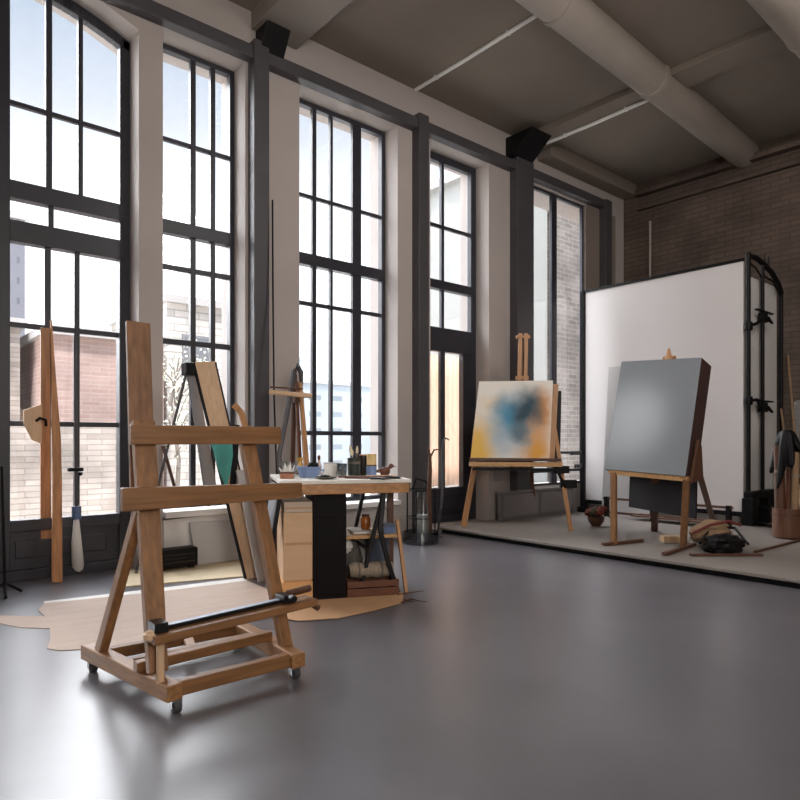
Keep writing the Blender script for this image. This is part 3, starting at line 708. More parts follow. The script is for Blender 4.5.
for (x0, y0, x1, y1, h), lb in zip(BR, BL):
    p0 = c+V((x0*.8, y0*.8, .016)); p1 = c+V((x1, y1, h)); d = (p1-p0).normalized()
    b = thing('paintbrush', lb, 'brush', p0, 'brushes in the dark jar')
    MB().tube([p0, p0+(p1-p0)*.6], .004, 8, .006).build('handle', M_tan, b)
    MB().tube([p0+(p1-p0)*.6, p0+(p1-p0)*.75], .007, 8).build('ferrule', M_chrome, b)
    MB().tube([p0+(p1-p0)*.75, p0+(p1-p0)*.88, p1], [.008,.012,.004], 8).build('bristles', M_hair, b)
t, c = mug('glass_jar', 'grey glass jar left of the dark brush jar on table', 'jar', 342, 5.3, .042, .105, M_jarg)
MB().lathe(c+V((0,0,.004)), [(.034,0),(.036,.05)], 18).build('water', plain('grey_water', srgb(110, 118, 116), .1, 0, .05, 5), t)
t, c = mug('dark_jar', 'plain dark jar right behind the brush jar on table', 'jar', 363, 5.45, .04, .165, plain('brown_black_glaze', srgb(44, 36, 32), .35, 0, .2, 10))
MB().lathe(c+V((0,0,.166)), [(.03,0),(.03,.012)], 16).build('cork', M_kraft, t)
t, c = mug('paint_tin', 'tall tin with cream upper half and blue-grey base on table', 'tin', 371.5, 5.3, .04, .185, M_cream, [(.04,0),(.04,.185),(.036,.185),(.034,.15)])
MB().lathe(c, [(.0415,0),(.0415,.085)], 20).build('blue_band', M_ltblue, t)
MB().lathe(c+V((0,0,.086)), [(.0418,0),(.0418,.01)], 20).build('dark_band', M_dkwood, t)
# blue enamel tub with brushes/rag
t, c = mug('enamel_tub', 'pale blue enamel tub with dark rags on the work table', 'tub', 309, 5.15, .085, .085, M_ltblue, [(.075,0),(.098,.085),(.104,.088),(.09,.085),(.07,.012)])
MB().blob(c+V((.04,.0,.09)), .045, .04, .03, 2, .3, 16, 10, 5).build('dark_rag', M_black, t)
MB().tube([c+V((.1,0,.06)), c+V((.13,-.02,.055)), c+V((.1,-.03,.02))], .008, 8).build('tub_handle', M_ltblue, t)
# clear glasses and the white flower-like tissue
for i, (x, dep, r, h, lb) in enumerate(((283.5, 5.35, .035, .12, 'clear drinking glass near the left corner of table'), (294, 5.45, .035, .11, 'clear glass standing between tissue and gold jar'))):
    t, c = mug('drinking_glass', lb, 'glass', x, dep, r, h, M_jar, None, 'clear glasses on the table')
    MB().lathe(c+V((0,0,.002)), [(r*.95,0),(r*.97,.012)], 16).build('glass_base', M_jar, t)
c = onT(288, 5.2)
t = thing('crumpled_tissue', 'spiky crumpled white tissue at the left end of table', 'tissue', c)
m = MB()
for k in range(9):
    a = k*2*PI/9; h = .07+.09*random.random(); r = .06+.04*random.random(); d = V((math.cos(a), math.sin(a), 0)); n = V((-d.y, d.x, 0))
    m.slab([c+d*.005, c+d*r*.7+n*.014+UZ*h*.45, c+d*r+UZ*h, c+d*r*.7-n*.014+UZ*h*.5], UZ*.003)
m.build('tissue_folds', M_paper, t); MB().blob(c+V((0,0,.026)), .035, .03, .026, 1, .3, 16, 10, 5).build('tissue_core', M_paper, t)
t = thing('wooden_block', 'small reddish wooden box at the front left of table', 'box', onT(286.5, 4.95))
c = onT(286.5, 4.95); R = cd(1,0); Fw = cd(0,1)
MB().obox(c-R*.05, R*.1, Fw*.06, UZ*.04).build('box_body', plain('block_wood', srgb(170,116,90), .6, 0, .15, 12), t, .003)
MB().obox(c-R*.052+UZ*.0405, R*.104, Fw*.062, UZ*.012).build('box_lid', M_redwood, t, .003)
t, c = mug('gold_jar', 'gold-coloured jar at the back left of the table', 'jar', 300, 5.5, .028, .15, M_gold, [(.026,0),(.026,.09),(.018,.11),(.03,.15),(.026,.15),(.015,.11)])
MB().lathe(c+V((0,0,.095)), [(.021,0),(.021,.008)], 14).build('collar', M_chrome, t)
# sketch pad and paper stack
t = thing('paper_box', 'white paper block standing at the back of the table', 'paper', onT(331, 5.45)); c = onT(331, 5.45)
MB().obox(c-R*.065, R*.13, Fw*.05, UZ*.10).build('paper_block', M_paper, t, .003)
MB().obox(c-R*.066+UZ*.101, R*.132, Fw*.052, UZ*.006).build('cover_sheet', M_greyp, t)
c = onT(319, 5.5); t = thing('spray_bottle', 'small pink-white bottle behind the white paper block', 'bottle', c)
MB().lathe(c, [(.022,0),(.024,.08),(.01,.11),(.01,.13)], 14).build('bottle_body', plain('pale_pink', srgb(206,178,168), .5, 0, .1, 6), t)
MB().lathe(c+V((0,0,.13)), [(.013,0),(.013,.03),(.004,.04)], 12).build('bottle_cap', M_redwood, t)
t = thing('paint_palette', 'grey oval paint palette lying at the front of table', 'palette', onT(326, 4.92)); c = onT(326, 4.92)
MB().lathe(c, [(.05,0),(.085,.012),(.088,.02),(.08,.02),(.05,.008)], 22).build('palette_dish', M_fabric, t)
MB().blob(c+V((-.01,0,.02)), .04, .035, .012, 4, .2).build('dark_paint', M_black, t)
for nm, x0, d0, x1, d1, w, lb, mt in (('wooden_board', 338, 5.1, 392, 5.12, .035, 'long red-brown wooden board lying across the table', M_redwood), ('wooden_stick', 345, 4.98, 378, 4.93, .02, 'thin dark red stick at the front of the long board', M_dkwood), ('wooden_stick', 366, 5.22, 397, 5.2, .03, 'short pale wooden slat at right end of table', M_pale)):
    a, b = onT(x0, d0)+UZ*.008, onT(x1, d1)+UZ*.008
    tag(MB().bar(a, b, w, .014, UZ.cross(b-a)).build(nm, mt, None, .002), lb, 'stick')
a = onT(385, 5.3); t = thing('carved_bird', 'small red-brown carved bird on the right end of table', 'ornament', a)
MB().blob(a+V((0,0,.04)), .05, .03, .04, 1, .08, 18, 12, 2, flat=.04).build('bird_body', M_redwood, t)
MB().blob(a+R*.05+V((0,0,.085)), .02, .018, .02, 2, .05).tube([a+R*.02+UZ*.06, a+R*.045+UZ*.08], .017, 8).tube([a+R*.068+UZ*.085, a+R*.095+UZ*.078], .006, 6, .001).build('bird_head', M_redwood, t)
MB().tube([a-R*.04+UZ*.05, a-R*.1+UZ*.03], .014, 8, .006).build('bird_tail', M_redwood, t)
t = thing('pliers', 'black pliers lying at the front right of table', 'tool', onT(382, 4.86)); a = onT(382, 4.86)+UZ*.008
MB().tube([a-R*.09, a-R*.04+Fw*.02, a], .008, 8).build('handle', M_blackp, t); MB().tube([a-R*.09+Fw*.045, a-R*.04+Fw*.02+UZ*.001, a+Fw*.012], .008, 8).build('handle', M_blackp, t)
MB().tube([a, a+R*.07+Fw*.01], .011, 8, .005).build('jaw', M_steel, t)
t = thing('black_tray', 'shallow black tray at the right edge of the table', 'tray', onT(393, 5.0)); c = onT(393, 5.0)
MB().lathe(c, [(.05,0),(.065,.012),(.067,.014),(.06,.012),(.045,.004)], 20).build('tray_dish', M_black, t)

# tripod easel standing behind the table
fl = [F(283, 571), F(314, 569), F(290, 558)]
apx = WY(297.5, 366, fl[0].y+.25)
t = thing('tripod_easel', 'dark and tan tripod easel standing behind the work table', 'easel', (apx.x, apx.y, 0))
m = MB(); pp = [fl[0]+UZ*.012, D(279,455,6.0), D(288,408,6.05), apx+V((-.04,0,-.05)), apx, apx+V((.04,0,-.06)), apx+V((.045,0,-.22))]
m.tube(pp, [.022,.024,.026,.03,.03,.026,.014], 8); m.build('bent_leg', M_steel, t)
MB().bar(fl[1], apx+V((.03,0,-.16)), .075, .03, (1,0,0), .035, .03).build('leg', M_tan, t, .004)
MB().bar(F(305,567), apx+V((.0,.03,-.14)), .05, .025, (1,0,0), .03, .025).build('leg', M_redwood, t, .004)
MB().bar(fl[2], apx+V((0,.05,-.08)), .04, .03, (1,0,0)).build('leg', M_dkwood, t, .004)
MB().tube([D(269,392,6.02), D(312,396,6.1)], .024, 10).build('cross_bar', M_pale, t)
MB().tube([D(270,387,6.02), D(303,389,6.07)], .008, 8).build('cross_bar', M_dkwood, t)
MB().box(apx.x-.05, apx.x+.05, apx.y-.04, apx.y+.04, apx.z-.36, apx.z-.28).build('clamp_block', M_dkwood, t, .004)
tag(MB().tube([F(280,573)+UZ*.003, D(274,395,6.3), D(273,300,6.5), D(272.5,200,6.55)], .009, 8).build('thin_cable', M_black), 'thin black cable hanging down the pier behind the tripod easel', 'cable')

# ================================================================== wire caddy stand with glass, right of the table
cb = F(421, 543)
t = thing('brush_caddy', 'black wire stand around a glass cylinder on floor by fourth window', 'stand', cb)
MB().lathe(cb, [(.20,0),(.205,.02),(.2,.14),(.19,.14),(.19,.025)], 26).build('glass_basin', M_jarg, t)
for k in range(4):
    a = k*PI/2+.5; p = cb+V((.17*math.cos(a), .17*math.sin(a), .03)); MB().tube([p, p+UZ*.62], .009, 8).build('upright', M_black, t)
MB().tube([cb+V((.17*math.cos(.5+2*PI*k/24), .17*math.sin(.5+2*PI*k/24), .62)) for k in range(25)], .009, 8, caps=False).build('ring', M_black, t)
MB().tube([cb+V((.17*math.cos(.5+2*PI*k/24), .17*math.sin(.5+2*PI*k/24), .30)) for k in range(25)], .006, 8, caps=False).build('ring', M_black, t)
MB().tube([cb+UZ*.63-R*.17, cb+UZ*.61-R*.38], .008, 8).build('side_arm', M_black, t)
MB().tube([cb-R*.1+UZ*.63, cb-R*.06+UZ*.75, cb+R*.06+UZ*.72, cb+R*.09+UZ*.63], .014, 8).build('top_handle', M_black, t)
p = cb+R*.02; t = thing('glass_vase', 'tall clear glass cylinder inside the black wire stand', 'vase', p)
MB().lathe(p+UZ*.027, [(.09,0),(.095,.02),(.095,.58),(.088,.58),(.086,.03)], 22).build('vase_body', M_jar, t)
MB().lathe(p+UZ*.03, [(.07,.0),(.075,.3)], 18).build('rolled_paper', M_news, t)
pp = [F(427,543)+UZ*.16, D(427.5,500,7.2), D(428.5,470,7.2), D(430,450,7.2), D(427,446,7.2)]
pp = [cb+R*.12+UZ*.03, D(429,495,7.2), D(430,470,7.2), D(430,456,7.2), D(427,446,7.2)]
t = thing('forked_branch', 'dark forked branch standing upright in the black wire stand', 'branch', pp[0])
MB().tube(pp, [.016,.026,.024,.018,.01], 8).build('stem', M_dkwood, t); MB().tube([D(430,458,7.2), D(434,450,7.2), D(441,449,7.2)], .012, 8, .007).build('twig', M_dkwood, t)
b = F(437, 537); t = thing('curved_lamp_pole', 'tall thin dark pole with hooked tip before the fourth window', 'pole', b)
MB().tube([b+UZ*.01, D(441,508,7.45), D(442.5,490,7.45), D(442.5,450,7.45), D(443,441,7.45), D(446,438,7.45), D(449,440,7.45)], [.016,.016,.018,.018,.014,.012,.01], 8).build('pole_shaft', M_steel, t)
MB().lathe(b, [(.07,0),(.07,.015),(.02,.03)], 16).build('pole_base', M_steel, t)

# curtains behind the fourth window's door
def curtain(x0, x1, label):
    m = MB(); n = 40
    m.grid(lambda u, v: V((x0+(x1-x0)*u, 6.40+.025*math.sin(u*PI*2*((x1-x0)/.11)), .56+1.82*v)), n, 6)
    o = m.build('curtain', M_curtain); sm = o.modifiers.new('thickness', 'SOLIDIFY'); sm.thickness = .006
    return tag(o, label, 'curtain', 'curtains behind the glazed door')
curtain(5.86, 6.225, 'narrow pink-beige curtain behind left pane of the glazed door')
curtain(6.285, 6.66, 'wide pink-beige curtain behind right pane of the glazed door')

# low dark cabinet under windows 4/5 on the stage
t = thing('radiator_cover', 'long low grey radiator cover along the wall behind the painting', 'radiator', (7.6, 5.9, ZS))
MB().box(6.78, 8.5, 5.80, 5.855, ZS, .46).build('casing', plain('dark_grey_paint', srgb(104, 99, 99), .45, 0, .06, 3), t, .008)
MB().box(6.76, 8.52, 5.78, 5.856, .46, .49).build('top_board', plain('mid_grey_paint', srgb(112, 108, 108), .45, 0, .06, 3), t, .006)
for k in range(2): MB().box(6.83+.85*k, 7.6+.85*k, 5.79, 5.80, .13, .43).build('front_panel', plain('front_panel_grey', srgb(120, 113, 112), .45, 0, .06, 3), t, .004)

# ================================================================== PAINTING EASEL
DP = 7.95
Rw, Fwd = cd(1,0), cd(0,1)
def PE(x, y, off=0): return D(x, y, DP+off)
o_ = PE(515, 530); t = thing('display_easel', 'wooden A-frame easel holding the colourful abstract painting', 'easel', (o_.x, o_.y, ZS))
fl, fr = F(463.5, 526.5, ZS), F(571, 531, ZS)
MB().bar(fl, PE(487, 400, .12), .075, .035, Rw, .05).build('leg', M_tan, t, .004)
MB().bar(fr, PE(553, 420, .12), .05, .035, Rw, .05).build('leg', M_tan, t, .004)
MB().bar(F(535, 516, ZS), PE(521, 345, .35), .05, .035, Rw, .05).build('rear_leg', M_dkwood, t, .004)
MB().bar(PE(517, 470, .09), PE(520.5, 333.5, .33), .05, .03, Rw, .045).build('mast', M_tan, t, .004)
MB().bar(PE(524, 470, .085), PE(526.2, 333.5, .325), .05, .03, Rw, .05).build('mast', M_tan, t, .004)
MB().bar(PE(516, 337, .325), PE(530, 337, .325), .04, .045, UZ).build('mast_cap', M_tan, t, .004)
MB().bar(PE(521.7, 345, .335), PE(521.5, 400, .23), .03, .02, Rw).build('mast_slot', M_dkwood, t)
MB().bar(PE(515.5, 378, .25), PE(528.5, 378, .25), .05, .04, UZ).build('top_clamp', M_tan, t, .004)
MB().bar(PE(469.5, 464, -.06), PE(561, 464.5, -.06), .055, .14, UZ).build('tray', M_tanx, t, .004)
MB().bar(PE(469.5, 459.3, -.10), PE(561, 459.8, -.10), .035, .03, UZ).build('tray_lip', M_dkwood, t, .003)
MB().bar(PE(472, 469, 0), PE(560, 469.5, 0), .03, .05, UZ).build('rail', M_black, t)
m = MB(); m.obox(PE(555, 466, -.02), Rw*.18, Fwd*.1, UZ*-.09).obox(PE(561, 480, .0), Rw*.2, Fwd*.06, UZ*-.1).tube([PE(557,470,0), PE(566,488,0)], .02, 8); m.build('adjuster', M_black, t, .005)
# painted canvas, leaning back
def lean_canvas(BLp, BRp, TRp, TLp, th, name, label, matf, mats):
    BLp, BRp, TRp, TLp = map(V, (BLp, BRp, TRp, TLp)); n = (BRp-BLp).cross(TLp-BLp).normalized()
    if n.dot(Fwd) < 0: n = -n
    t = thing(name, label, 'canvas', (BLp+BRp)/2, 'canvases stacked behind the painting' if name == 'blank_canvas' else None)
    m = MB(); m.slab([BLp, BRp, TRp, TLp], n*th); m.build('stretched_sides', mats, t, .002)
    e = -n*.002; bm = bmesh.new(); vs = [bm.verts.new(p+e) for p in (BLp, BRp, TRp, TLp)]; f = bm.faces.new(vs)
    uvl = bm.loops.layers.uv.new('UVMap')
    for l, u in zip(f.loops, ((0,0),(1,0),(1,1),(0,1))): l[uvl].uv = u
    me = bpy.data.meshes.new('canvas_face'); o = (BLp+BRp)/2
    for v in bm.verts: v.co -= o
    bm.to_mesh(me); bm.free(); ob = bpy.data.objects.new('canvas_face', me); C.objects.link(ob); me.materials.append(matf); ob.parent = t
    return t, n
lean_canvas(PE(470.5, 458.8, -.07), PE(549.5, 459.2, -.07), PE(553, 380.5, .12), PE(479, 381.5, .12), .05, 'painting', 'square abstract painting in blue and yellow on the easel', M_paint, M_canvedge)
MB_c = lambda a, b, c_, d_, th, name, label, m1, m2: lean_canvas(a, b, c_, d_, th, name, label, m1, m2)
lean_canvas(PE(476, 459.5, .0), PE(554.5, 459.5, .0), PE(558.5, 384, .2), PE(484, 384, .2), .03, 'blank_canvas', 'tan-edged canvas stacked right behind the abstract painting', M_tan, M_tan)
lean_canvas(PE(482, 461, .05), PE(560, 461, .05), PE(561.5, 391, .25), PE(488, 391, .25), .03, 'blank_canvas', 'black-edged canvas rearmost in the stack behind the painting', M_black, M_black)
# frame rods on the wall at window 5's right side
b = WY(583.5, 521, 5.72)
t = thing('steel_upright', 'slim black steel upright left of the white display wall', 'post', (b.x, 5.75, ZS))
MB().box(b.x-.03, b.x+.03, 5.70, 5.76, ZS, 3.5).build('post_body', M_black, t)
MB().box(b.x-.05, b.x+.06, 5.66, 5.80, ZS, .16).build('post_foot', M_black, t, .006)
for z, w_ in ((1.0, .34), (.80, .22)):
    MB().box(b.x-w_, b.x-.03, 5.715, 5.745, z-.03, z+.03).build('bracket', M_steel, t, .01)
# vase of dried red flowers by the white wall
b = F(596, 526, ZS)
t = thing('dried_flowers', 'low bowl of dried red flowers beside the foot of white wall', 'flowers', b)
MB().lathe(b+UZ*.003, [(.05,0),(.10,.06),(.11,.12),(.1,.12),(.085,.05)], 18).build('bowl', M_dkwood, t)
for k in range(9):
    a = k*2.4; r = .035*math.sqrt(k)
    MB().blob(b+V((r*math.cos(a), r*math.sin(a), .17+.02*(k%3))), .06, .06, .045, k, .3, 14, 8, 5).build('flower_head', M_flower if k % 4 else M_leaf, t)
MB().tube([b+UZ*.12, b+R*.12+UZ*.16, b+R*.22+UZ*.08], .007, 6).build('stem', M_leaf, t)

# ================================================================== GREY CANVAS EASEL
wd, nb = cd(.66, -.75), cd(.75, .66)              # width direction (left->right), direction away from the face
bc = D(643, 472.5, 6.66); hw = .445; roll = .045; ln = nb*.36; hh = UZ*1.20
BL, BR_ = bc-wd*hw+UZ*roll*hw, bc+wd*hw-UZ*roll*hw
t, n = lean_canvas(BL, BR_, BR_+ln+hh, BL+ln+hh, .25, 'grey_canvas', 'large blank grey canvas with deep dark sides on wooden easel', M_greycanvas, M_canvedge)
o_ = bc; t = thing('canvas_easel', 'brown wooden easel carrying the large grey canvas', 'easel', (o_.x, o_.y, ZS))
f1, f2 = F(614, 545, ZS), F(683, 548, ZS)
up = lambda s, k: bc+wd*s+nb*(.10)+UZ*k
MB().bar(f1, BL+wd*.10+nb*.02-UZ*.03, .06, .045, wd).build('leg', M_woodz, t, .004)
MB().bar(f2, BR_-wd*.0+nb*.02-UZ*.03, .06, .045, wd).build('leg', M_woodz, t, .004)
MB().bar(F(654.5, 531, ZS), bc+wd*.05+nb*.17-UZ*.01, .075, .05, wd).build('leg', wood('easel_dark_leg', srgb(96,58,38),'z'), t, .004)
MB().bar(F(716, 531, ZS), BR_+nb*.30+UZ*.02, .05, .045, wd).build('rear_leg', wood('easel_dark_leg2', srgb(90,58,40),'z'), t, .004)
MB().bar(BL+wd*.04-UZ*.03+nb*.05, BR_-UZ*.03+nb*.05-wd*.0, .05, .07, UZ).build('tray', M_tanx, t, .004)
MB().slab([BR_+nb*.03+wd*.015-UZ*.07, BR_+nb*.30+wd*.015-UZ*.04, BR_+nb*.26+wd*.015+UZ*.30, BR_+nb*.19+wd*.015+UZ*.36], wd*.03).build('side_bracket', M_dkwood, t, .004)
MB().bar(F(603, 546, ZS)+UZ*.02, F(642, 542, ZS)+UZ*.02, .05, .03, UZ.cross(F(642,542,ZS)-F(603,546,ZS))).build('foot_bar', M_dkwood, t, .004)
MB().bar(F(664, 556, ZS)+UZ*.02, F(694, 546, ZS)+UZ*.02, .05, .03, UZ.cross(F(694,546,ZS)-F(664,556,ZS))).build('foot_bar', M_dkwood, t, .004)
tm = bc+ln+hh+wd*.06+nb*.08
MB().bar(bc+wd*.03+nb*.24, tm+nb*.14+UZ*.0, .06, .04, wd).build('mast', M_woodz, t, .004)
MB().tube([tm-UZ*.0, tm+UZ*.03, tm+UZ*.07, tm+UZ*.12], [.05,.035,.022,.012], 10).tube([tm+UZ*.02-wd*.06, tm+UZ*.02+wd*.07], .02, 8).build('top_clamp', M_tan, t)
MB().bar(tm+UZ*.02, tm+nb*.14+UZ*.02, .03, .03, UZ).build('clamp_arm', M_tan, t)
# dark canvas hanging behind its legs
q0, q1 = BL+wd*.12+nb*.30, BR_-wd*.02+nb*.26
lean_canvas(V((q0.x,q0.y,.46)), V((q1.x,q1.y,.40)), V((q1.x,q1.y,.80))+nb*.02, V((q0.x,q0.y,.80))+nb*.02, .03, 'dark_canvas', 'small dark canvas low behind the legs of the grey canvas easel', plain('dark_ground', srgb(34,33,36), .55, 0, .2, 4), M_black)
t = thing('low_rack', 'low brown rail rack on the platform behind the grey canvas easel', 'rack', F(650, 524, ZS))
a, b = WX(606, 523, 8.5), WX(735, 530, 8.5)
for z in (.13, .33): MB().box(8.42, 8.45, b.y, a.y, z, z+.03).build('rail', M_dkwood, t)
for y in (a.y-.05, (a.y+b.y)/2+.15, b.y+.05): MB().box(8.40, 8.47, y-.025, y+.025, ZS, .37).build('upright', M_black, t)
MB().box(8.30, 8.60, b.y+.3, a.y-.5, ZS+.05, ZS+.07).build('bottom_shelf', M_dkwood, t, .004)
c = F(684, 541, ZS); tag(MB().obox(F(664, 543, ZS)+UZ*.001, Rw*.22, Fwd*.12, UZ*.07).build('wooden_block', M_pale, None, .004), 'pale wooden block on the platform between the easel legs', 'block')
b1 = WX(620, 535, 8.3)
# bag and flat black case at right
c = F(722, 548, ZS)
t = thing('canvas_bag', 'slumped tan bag with dark red trim beside the canvas easel', 'bag', c)
MB().blob(c+UZ*.13+Fwd*.24, .32, .17, .125, 6, .1, 28, 16, 2.4, flat=.126).build('bag_body', M_beigefab, t)
MB().tube([c+Fwd*.02-R*.30+UZ*.15, c-R*.12+UZ*.24, c+R*.1+UZ*.27+Fwd*.06, c+R*.26+UZ*.22+Fwd*.12], .014, 8).build('bag_trim', M_red, t)
t = thing('black_backpack', 'crumpled black soft case lying in front of the tan bag', 'bag', F(722, 553, ZS))
MB().blob(F(724, 552, ZS)+UZ*.075, .27, .15, .10, 9, .2, 28, 16, 3, flat=.073).build('case_body', M_black, t)
MB().tube([F(700,553,ZS)+UZ*.1, F(712,545,ZS)+UZ*.2, F(735,545,ZS)+UZ*.18, F(748,552,ZS)+UZ*.08], .014, 8).build('strap', M_blackp, t)
m = MB(); m.bar(F(690, 556, ZS)+UZ*.012, F(762, 556, ZS)+UZ*.012, .05, .02, Fwd); tag(m.build('flat_slat', M_dkwood, None, .003), 'long dark slat on the platform in front of black soft case', 'stick')
m = MB(); m.bar(F(755, 553, ZS)+UZ*.012, F(800, 541, ZS)+UZ*.012, .03, .02, Fwd); tag(m.build('flat_slat', M_dkwood, None, .003), 'thin dark slat pointing to the wooden bin at right', 'stick')

# far right: wooden bin with rolls and black cover
bp = F(787, 538, ZS)
t = thing('wooden_bin', 'reddish brown wooden bin at the right edge below black cloth', 'bin', bp)
MB().lathe(bp+UZ*.002, [(.13,0),(.15,.02),(.15,.34),(.13,.34),(.13,.03)], 24).build('bin_body', wood('bin_wood', srgb(96,62,44),'z'), t)
MB().lathe(bp+UZ*.26, [(.153,0),(.153,.03)], 24).build('bin_hoop', M_dkwood, t)
for i, (dx, dy, h, r, mt, lb) in enumerate(((-.06,.02,1.02,.055,M_dkwood,'dark brown roll standing in the wooden bin, leftmost'), (.045,.045,1.08,.055,M_redwood,'red-brown roll standing in the wooden bin, middle one'), (.045,-.06,.95,.04,M_beigefab,'slim tan roll standing in the wooden bin, frontmost'))):
    q = bp+R*dx+Fwd*dy+UZ*.035
    tt = thing('canvas_roll', lb, 'roll', q, 'rolls in the wooden bin')
    MB().tube([q, q+UZ*h+R*dx*.4], r, 16).build('roll_body', mt, tt); MB().tube([q+UZ*h*.7+R*dx*.28, q+UZ*(h*.7+.03)+R*dx*.29], r+.004, 16).build('tie_band', M_linen, tt)
t = thing('black_cloth', 'black cloth draped over the tops of the rolls in the bin', 'cloth', bp+UZ*1.15)
m = MB().grid(lambda u, v: bp+V(((.01+.13*v**.5*(1+.28*v*math.sin(14*PI*u)))*math.cos(2*PI*u), (.01+.13*v**.5*(1+.28*v*math.sin(14*PI*u)))*math.sin(2*PI*u), 1.24-.06*v-.36*v*v*(1+.5*math.sin(4*PI*u+2.2)+.2*math.sin(14*PI*u)))), 84, 12)
o = m.build('cloth_drape', M_black, t); sm = o.modifiers.new('thickness', 'SOLIDIFY'); sm.thickness = .006
for i, (x0, x1, yt, lb) in enumerate(((792, 780, 400, 'thin pale pole leaning on brick wall, left of two at right edge'), (801, 788, 355, 'thin pale pole leaning on brick wall, right of two at right edge'))):
    bq = F(797+i*6, 534, ZS); tq = WX(x1, yt, 10.24)
    tag(MB().tube([bq+UZ*.003, tq], .014, 8).build('leaning_pole', M_beigefab), lb, 'pole', 'poles leaning on the brick wall')
q = WX(812, 530, 9.9)
m = MB().grid(lambda u, v: V((9.98+.18*v+.02*math.sin(u*17), q.y-.25+u*.55, ZS+.003+1.65*v+.03*math.sin(u*9))), 30, 8)
tag(m.build('plastic_sheet', M_plastic), 'hazy plastic sheet hanging against the brick wall behind wooden bin', 'sheet')

# ================================================================== OUTSIDE
tag(MB().box(-30, 60, YB+.02, 70, -.4, -.15).build('street_ground', plain('pale_paving', srgb(190,186,180), .85, 0, .08, .5)), 'pale paving outside beyond the windows', 'ground')
def building(name, x0, x1, y0, y1, h, mat, label, wins=(), roof=M_greyp, wm=None):
    t = thing(name, label, 'building', ((x0+x1)/2, (y0+y1)/2, -.15))
    MB().box(x0, x1, y0, y1, -.15, h).build('walls', mat, t)
    MB().box(x0-.1, x1+.1, y0-.1, y1+.1, h, h+.14).build('parapet', roof, t)
    for (a, b, c, d) in wins:
        f = MB().box(a, b, y0-.04, y0-.003, c, d).build('window_unit', wm or M_grey, t)
        MB().box(a+.05, b-.05, y0-.05, y0-.041, c+.05, d-.05).build('pane', plain('outside_pane', srgb(118,120,124), .2, 0, .1, 2), f)
    return t
M_stone = brick('pale_stone_blocks', srgb(172,163,156), srgb(150,141,134), srgb(140,132,126), 'xz', .42, .085, contrast=.35)
M_redbrick = brick('faded_red_brick', srgb(176,152,145), srgb(164,138,130), srgb(178,164,157), 'xz', .3, .075, contrast=.2)
M_palebrick = brick('whitewashed_brick', srgb(204,198,192), srgb(188,182,176), srgb(168,162,156), 'xz', .5, .14, contrast=.15)
tag(MB().box(-3, 3.9, 10.6, 10.85, -.15, 1.42).build('yard_wall', M_stone), 'pale stone yard wall outside the first window', 'wall')
building('brick_building', 2.52, 4.45, 12, 15, 2.98, M_redbrick, 'low faded red brick building outside the first window', [])
building('tower_building', WY(-8,340,18).x, WY(25,340,18).x, 18, 21, 6.6, facade('tower_face', srgb(116,116,124), srgb(92,94,102), .4, .5), 'tall grey tower with window grid at far left outside', [])
building('stone_building', .2, 2.28, 13, 16, 3.2, M_stone, 'pale stone building at the left outside the first window', [(1.3,1.7,1.9,2.7)])
building('white_house', 4.7, 7.0, 12.5, 16, 3.9, M_palebrick, 'whitewashed brick house outside the second window', [(5.0,5.6,2.4,3.3),(6.0,6.6,2.4,3.3)])
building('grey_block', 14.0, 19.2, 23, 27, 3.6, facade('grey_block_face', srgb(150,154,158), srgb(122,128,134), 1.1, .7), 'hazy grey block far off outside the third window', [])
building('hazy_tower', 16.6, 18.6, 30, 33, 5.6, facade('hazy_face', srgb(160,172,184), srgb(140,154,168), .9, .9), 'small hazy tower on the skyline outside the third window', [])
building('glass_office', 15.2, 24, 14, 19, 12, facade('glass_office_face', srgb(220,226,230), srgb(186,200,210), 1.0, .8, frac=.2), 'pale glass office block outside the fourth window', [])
building('cream_house', 9.6, 11.35, 8.4, 11, 6.6, plain('cream_render', srgb(150,150,146), .8, 0, .04, 1.2), 'cream rendered house close outside the fifth window', [(9.9,10.3,1.2,2.2)])
building('far_house', 11.55, 14.2, 8.3, 11, 7.6, brick('weathered_pale_brick', srgb(122,114,108), srgb(104,97,92), srgb(132,126,121), 'xz', .3, .1, contrast=.35), 'weathered brick building seen through right pane of fifth window', [])
# a leafless pale tree outside window 2
tb = WY(176, 480, 11.0); tb.z = -.15
t = thing('blossom_tree', 'small pale blossoming tree outside the second window', 'tree', tb)
m = MB(); m.tube([tb, tb+V((.05,0,1.0)), tb+V((-.05,.1,2.0)), tb+V((.1,.1,2.8))], .05, 8, .012)
tips = []
rnd = random.Random(3)
for k in range(22):
    h = .9+1.7*rnd.random(); a = rnd.random()*2*PI; p0 = tb+V((0,.05,h)); p1 = p0+V((math.cos(a)*.6*rnd.random()+.0, math.sin(a)*.5, .35+.3*rnd.random())); m.tube([p0, (p0+p1)/2+V((0,0,.05)), p1], .014, 6, .004); tips += [(p0+p1)/2, p1]
m.build('trunk', plain('bark', srgb(120,112,104), .9), t)
m = MB()
for p in tips:
    for k in range(14):
        q = p+V((rnd.gauss(0,.13), rnd.gauss(0,.13), rnd.gauss(0,.12))); d1 = V((rnd.gauss(0,1), rnd.gauss(0,1), rnd.gauss(0,1))).normalized()*.03; d2 = d1.orthogonal().normalized()*.02
        vs = [m.bm.verts.new(x) for x in (q-d1, q+d2, q+d1, q-d2)]; m.bm.faces.new(vs)
o = m.build('foliage', plain('pale_leaf', srgb(214,218,196), .8, 0, .1, 5), t)

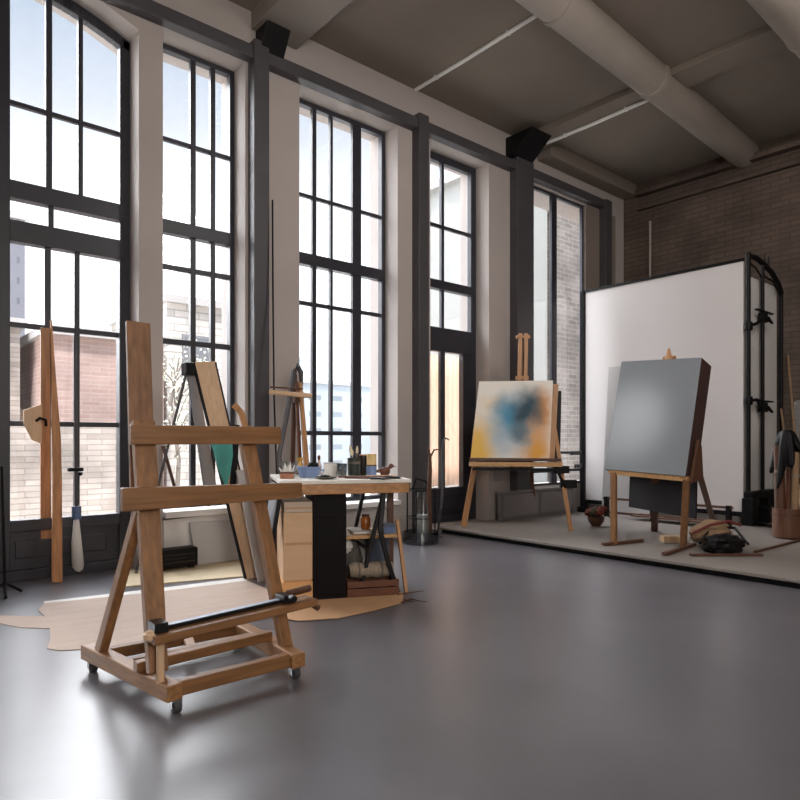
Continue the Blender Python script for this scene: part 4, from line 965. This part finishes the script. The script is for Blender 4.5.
# ================================================================== LIGHT
w = bpy.data.worlds.new('sky'); S.world = w; w.use_nodes = True
N, L = w.node_tree.nodes, w.node_tree.links
bg = N['Background']; tc = N.new('ShaderNodeTexCoord'); sp = N.new('ShaderNodeSeparateXYZ'); rp = N.new('ShaderNodeValToRGB')
L.new(tc.outputs['Generated'], sp.inputs[0]); L.new(sp.outputs['Z'], rp.inputs[0])
e = rp.color_ramp.elements; e[0].position = .0; e[0].color = (.92, .95, 1.0, 1); e[1].position = 1; e[1].color = (1.9, 2.15, 2.5, 1)
for ps, cl in ((.3, (.62,.65,.68,1)), (.42, (.36,.385,.43,1)), (.54, (.225,.275,.345,1)), (.64, (.24,.32,.46,1)), (.74, (.6,.74,1.0,1)), (.86, (1.9,2.15,2.5,1))):
    x = e.new(ps); x.color = cl
L.new(rp.outputs[0], bg.inputs['Color']); bg.inputs['Strength'].default_value = 2.7
def lamp(kind, name, loc, target, power, col=(1,1,1), **kw):
    l = bpy.data.lights.new(name, kind); l.energy = power; l.color = col
    for k, v in kw.items(): setattr(l, k, v)
    o = bpy.data.objects.new(name, l); C.objects.link(o); o.location = loc
    o.rotation_euler = (V(target)-V(loc)).to_track_quat('-Z', 'Y').to_euler()
    return o
lamp('SUN', 'afternoon_sun', (-4, -6, 17), (0, 0, 0), 7.5, (1,.97,.93), angle=.05)
lamp('SUN', 'hazy_skylight', (-2, 12, 9), (0, 0, 0), 15, (.93,.96,1), angle=1.1)
lamp('AREA', 'window_wall_fill', (.5, -2.6, 5.0), (4.2, 6, 2.6), 75, (1,.94,.89), size=3.5, shape='SQUARE')  # fill added behind the camera to lift the window wall
lamp('AREA', 'ceiling_fill', (.2, -2.0, 2.2), (2.0, 3.0, 5.6), 170, (1,.93,.86), size=1.6, shape='SQUARE')  # unseen upward fill, added to brighten the ceiling
lamp('AREA', 'stage_fill', (4.6, .6, 5.2), (8.4, 4.9, 2.2), 135, (1,.95,.92), size=1.6, shape='SQUARE')  # out-of-view fill added to brighten the painting and the white display wall
lamp('SPOT', 'canvas_glow_fill', D(470, 60, 4.6), D(626, 412, 6.85), 620, (1,.98,.96), spot_size=math.radians(15), spot_blend=1.0, shadow_soft_size=.15)  # spot without a fixture, added to make the glow on the grey canvas

# ================================================================== CAMERA
cam = bpy.data.cameras.new('camera'); co = bpy.data.objects.new('camera', cam); C.objects.link(co)
cam.sensor_width = 36; cam.lens = FPX/800*36; cam.shift_y = .05; cam.clip_end = 300
co.location = (0, 0, CAMH); co.rotation_euler = (PI/2, 0, -math.atan2(SN, CS))
S.camera = co
S.view_settings.view_transform = 'Standard'
S.cycles.max_bounces = 10; S.cycles.transparent_max_bounces = 16; S.cycles.use_denoising = True
S.cycles.sample_clamp_indirect = 6
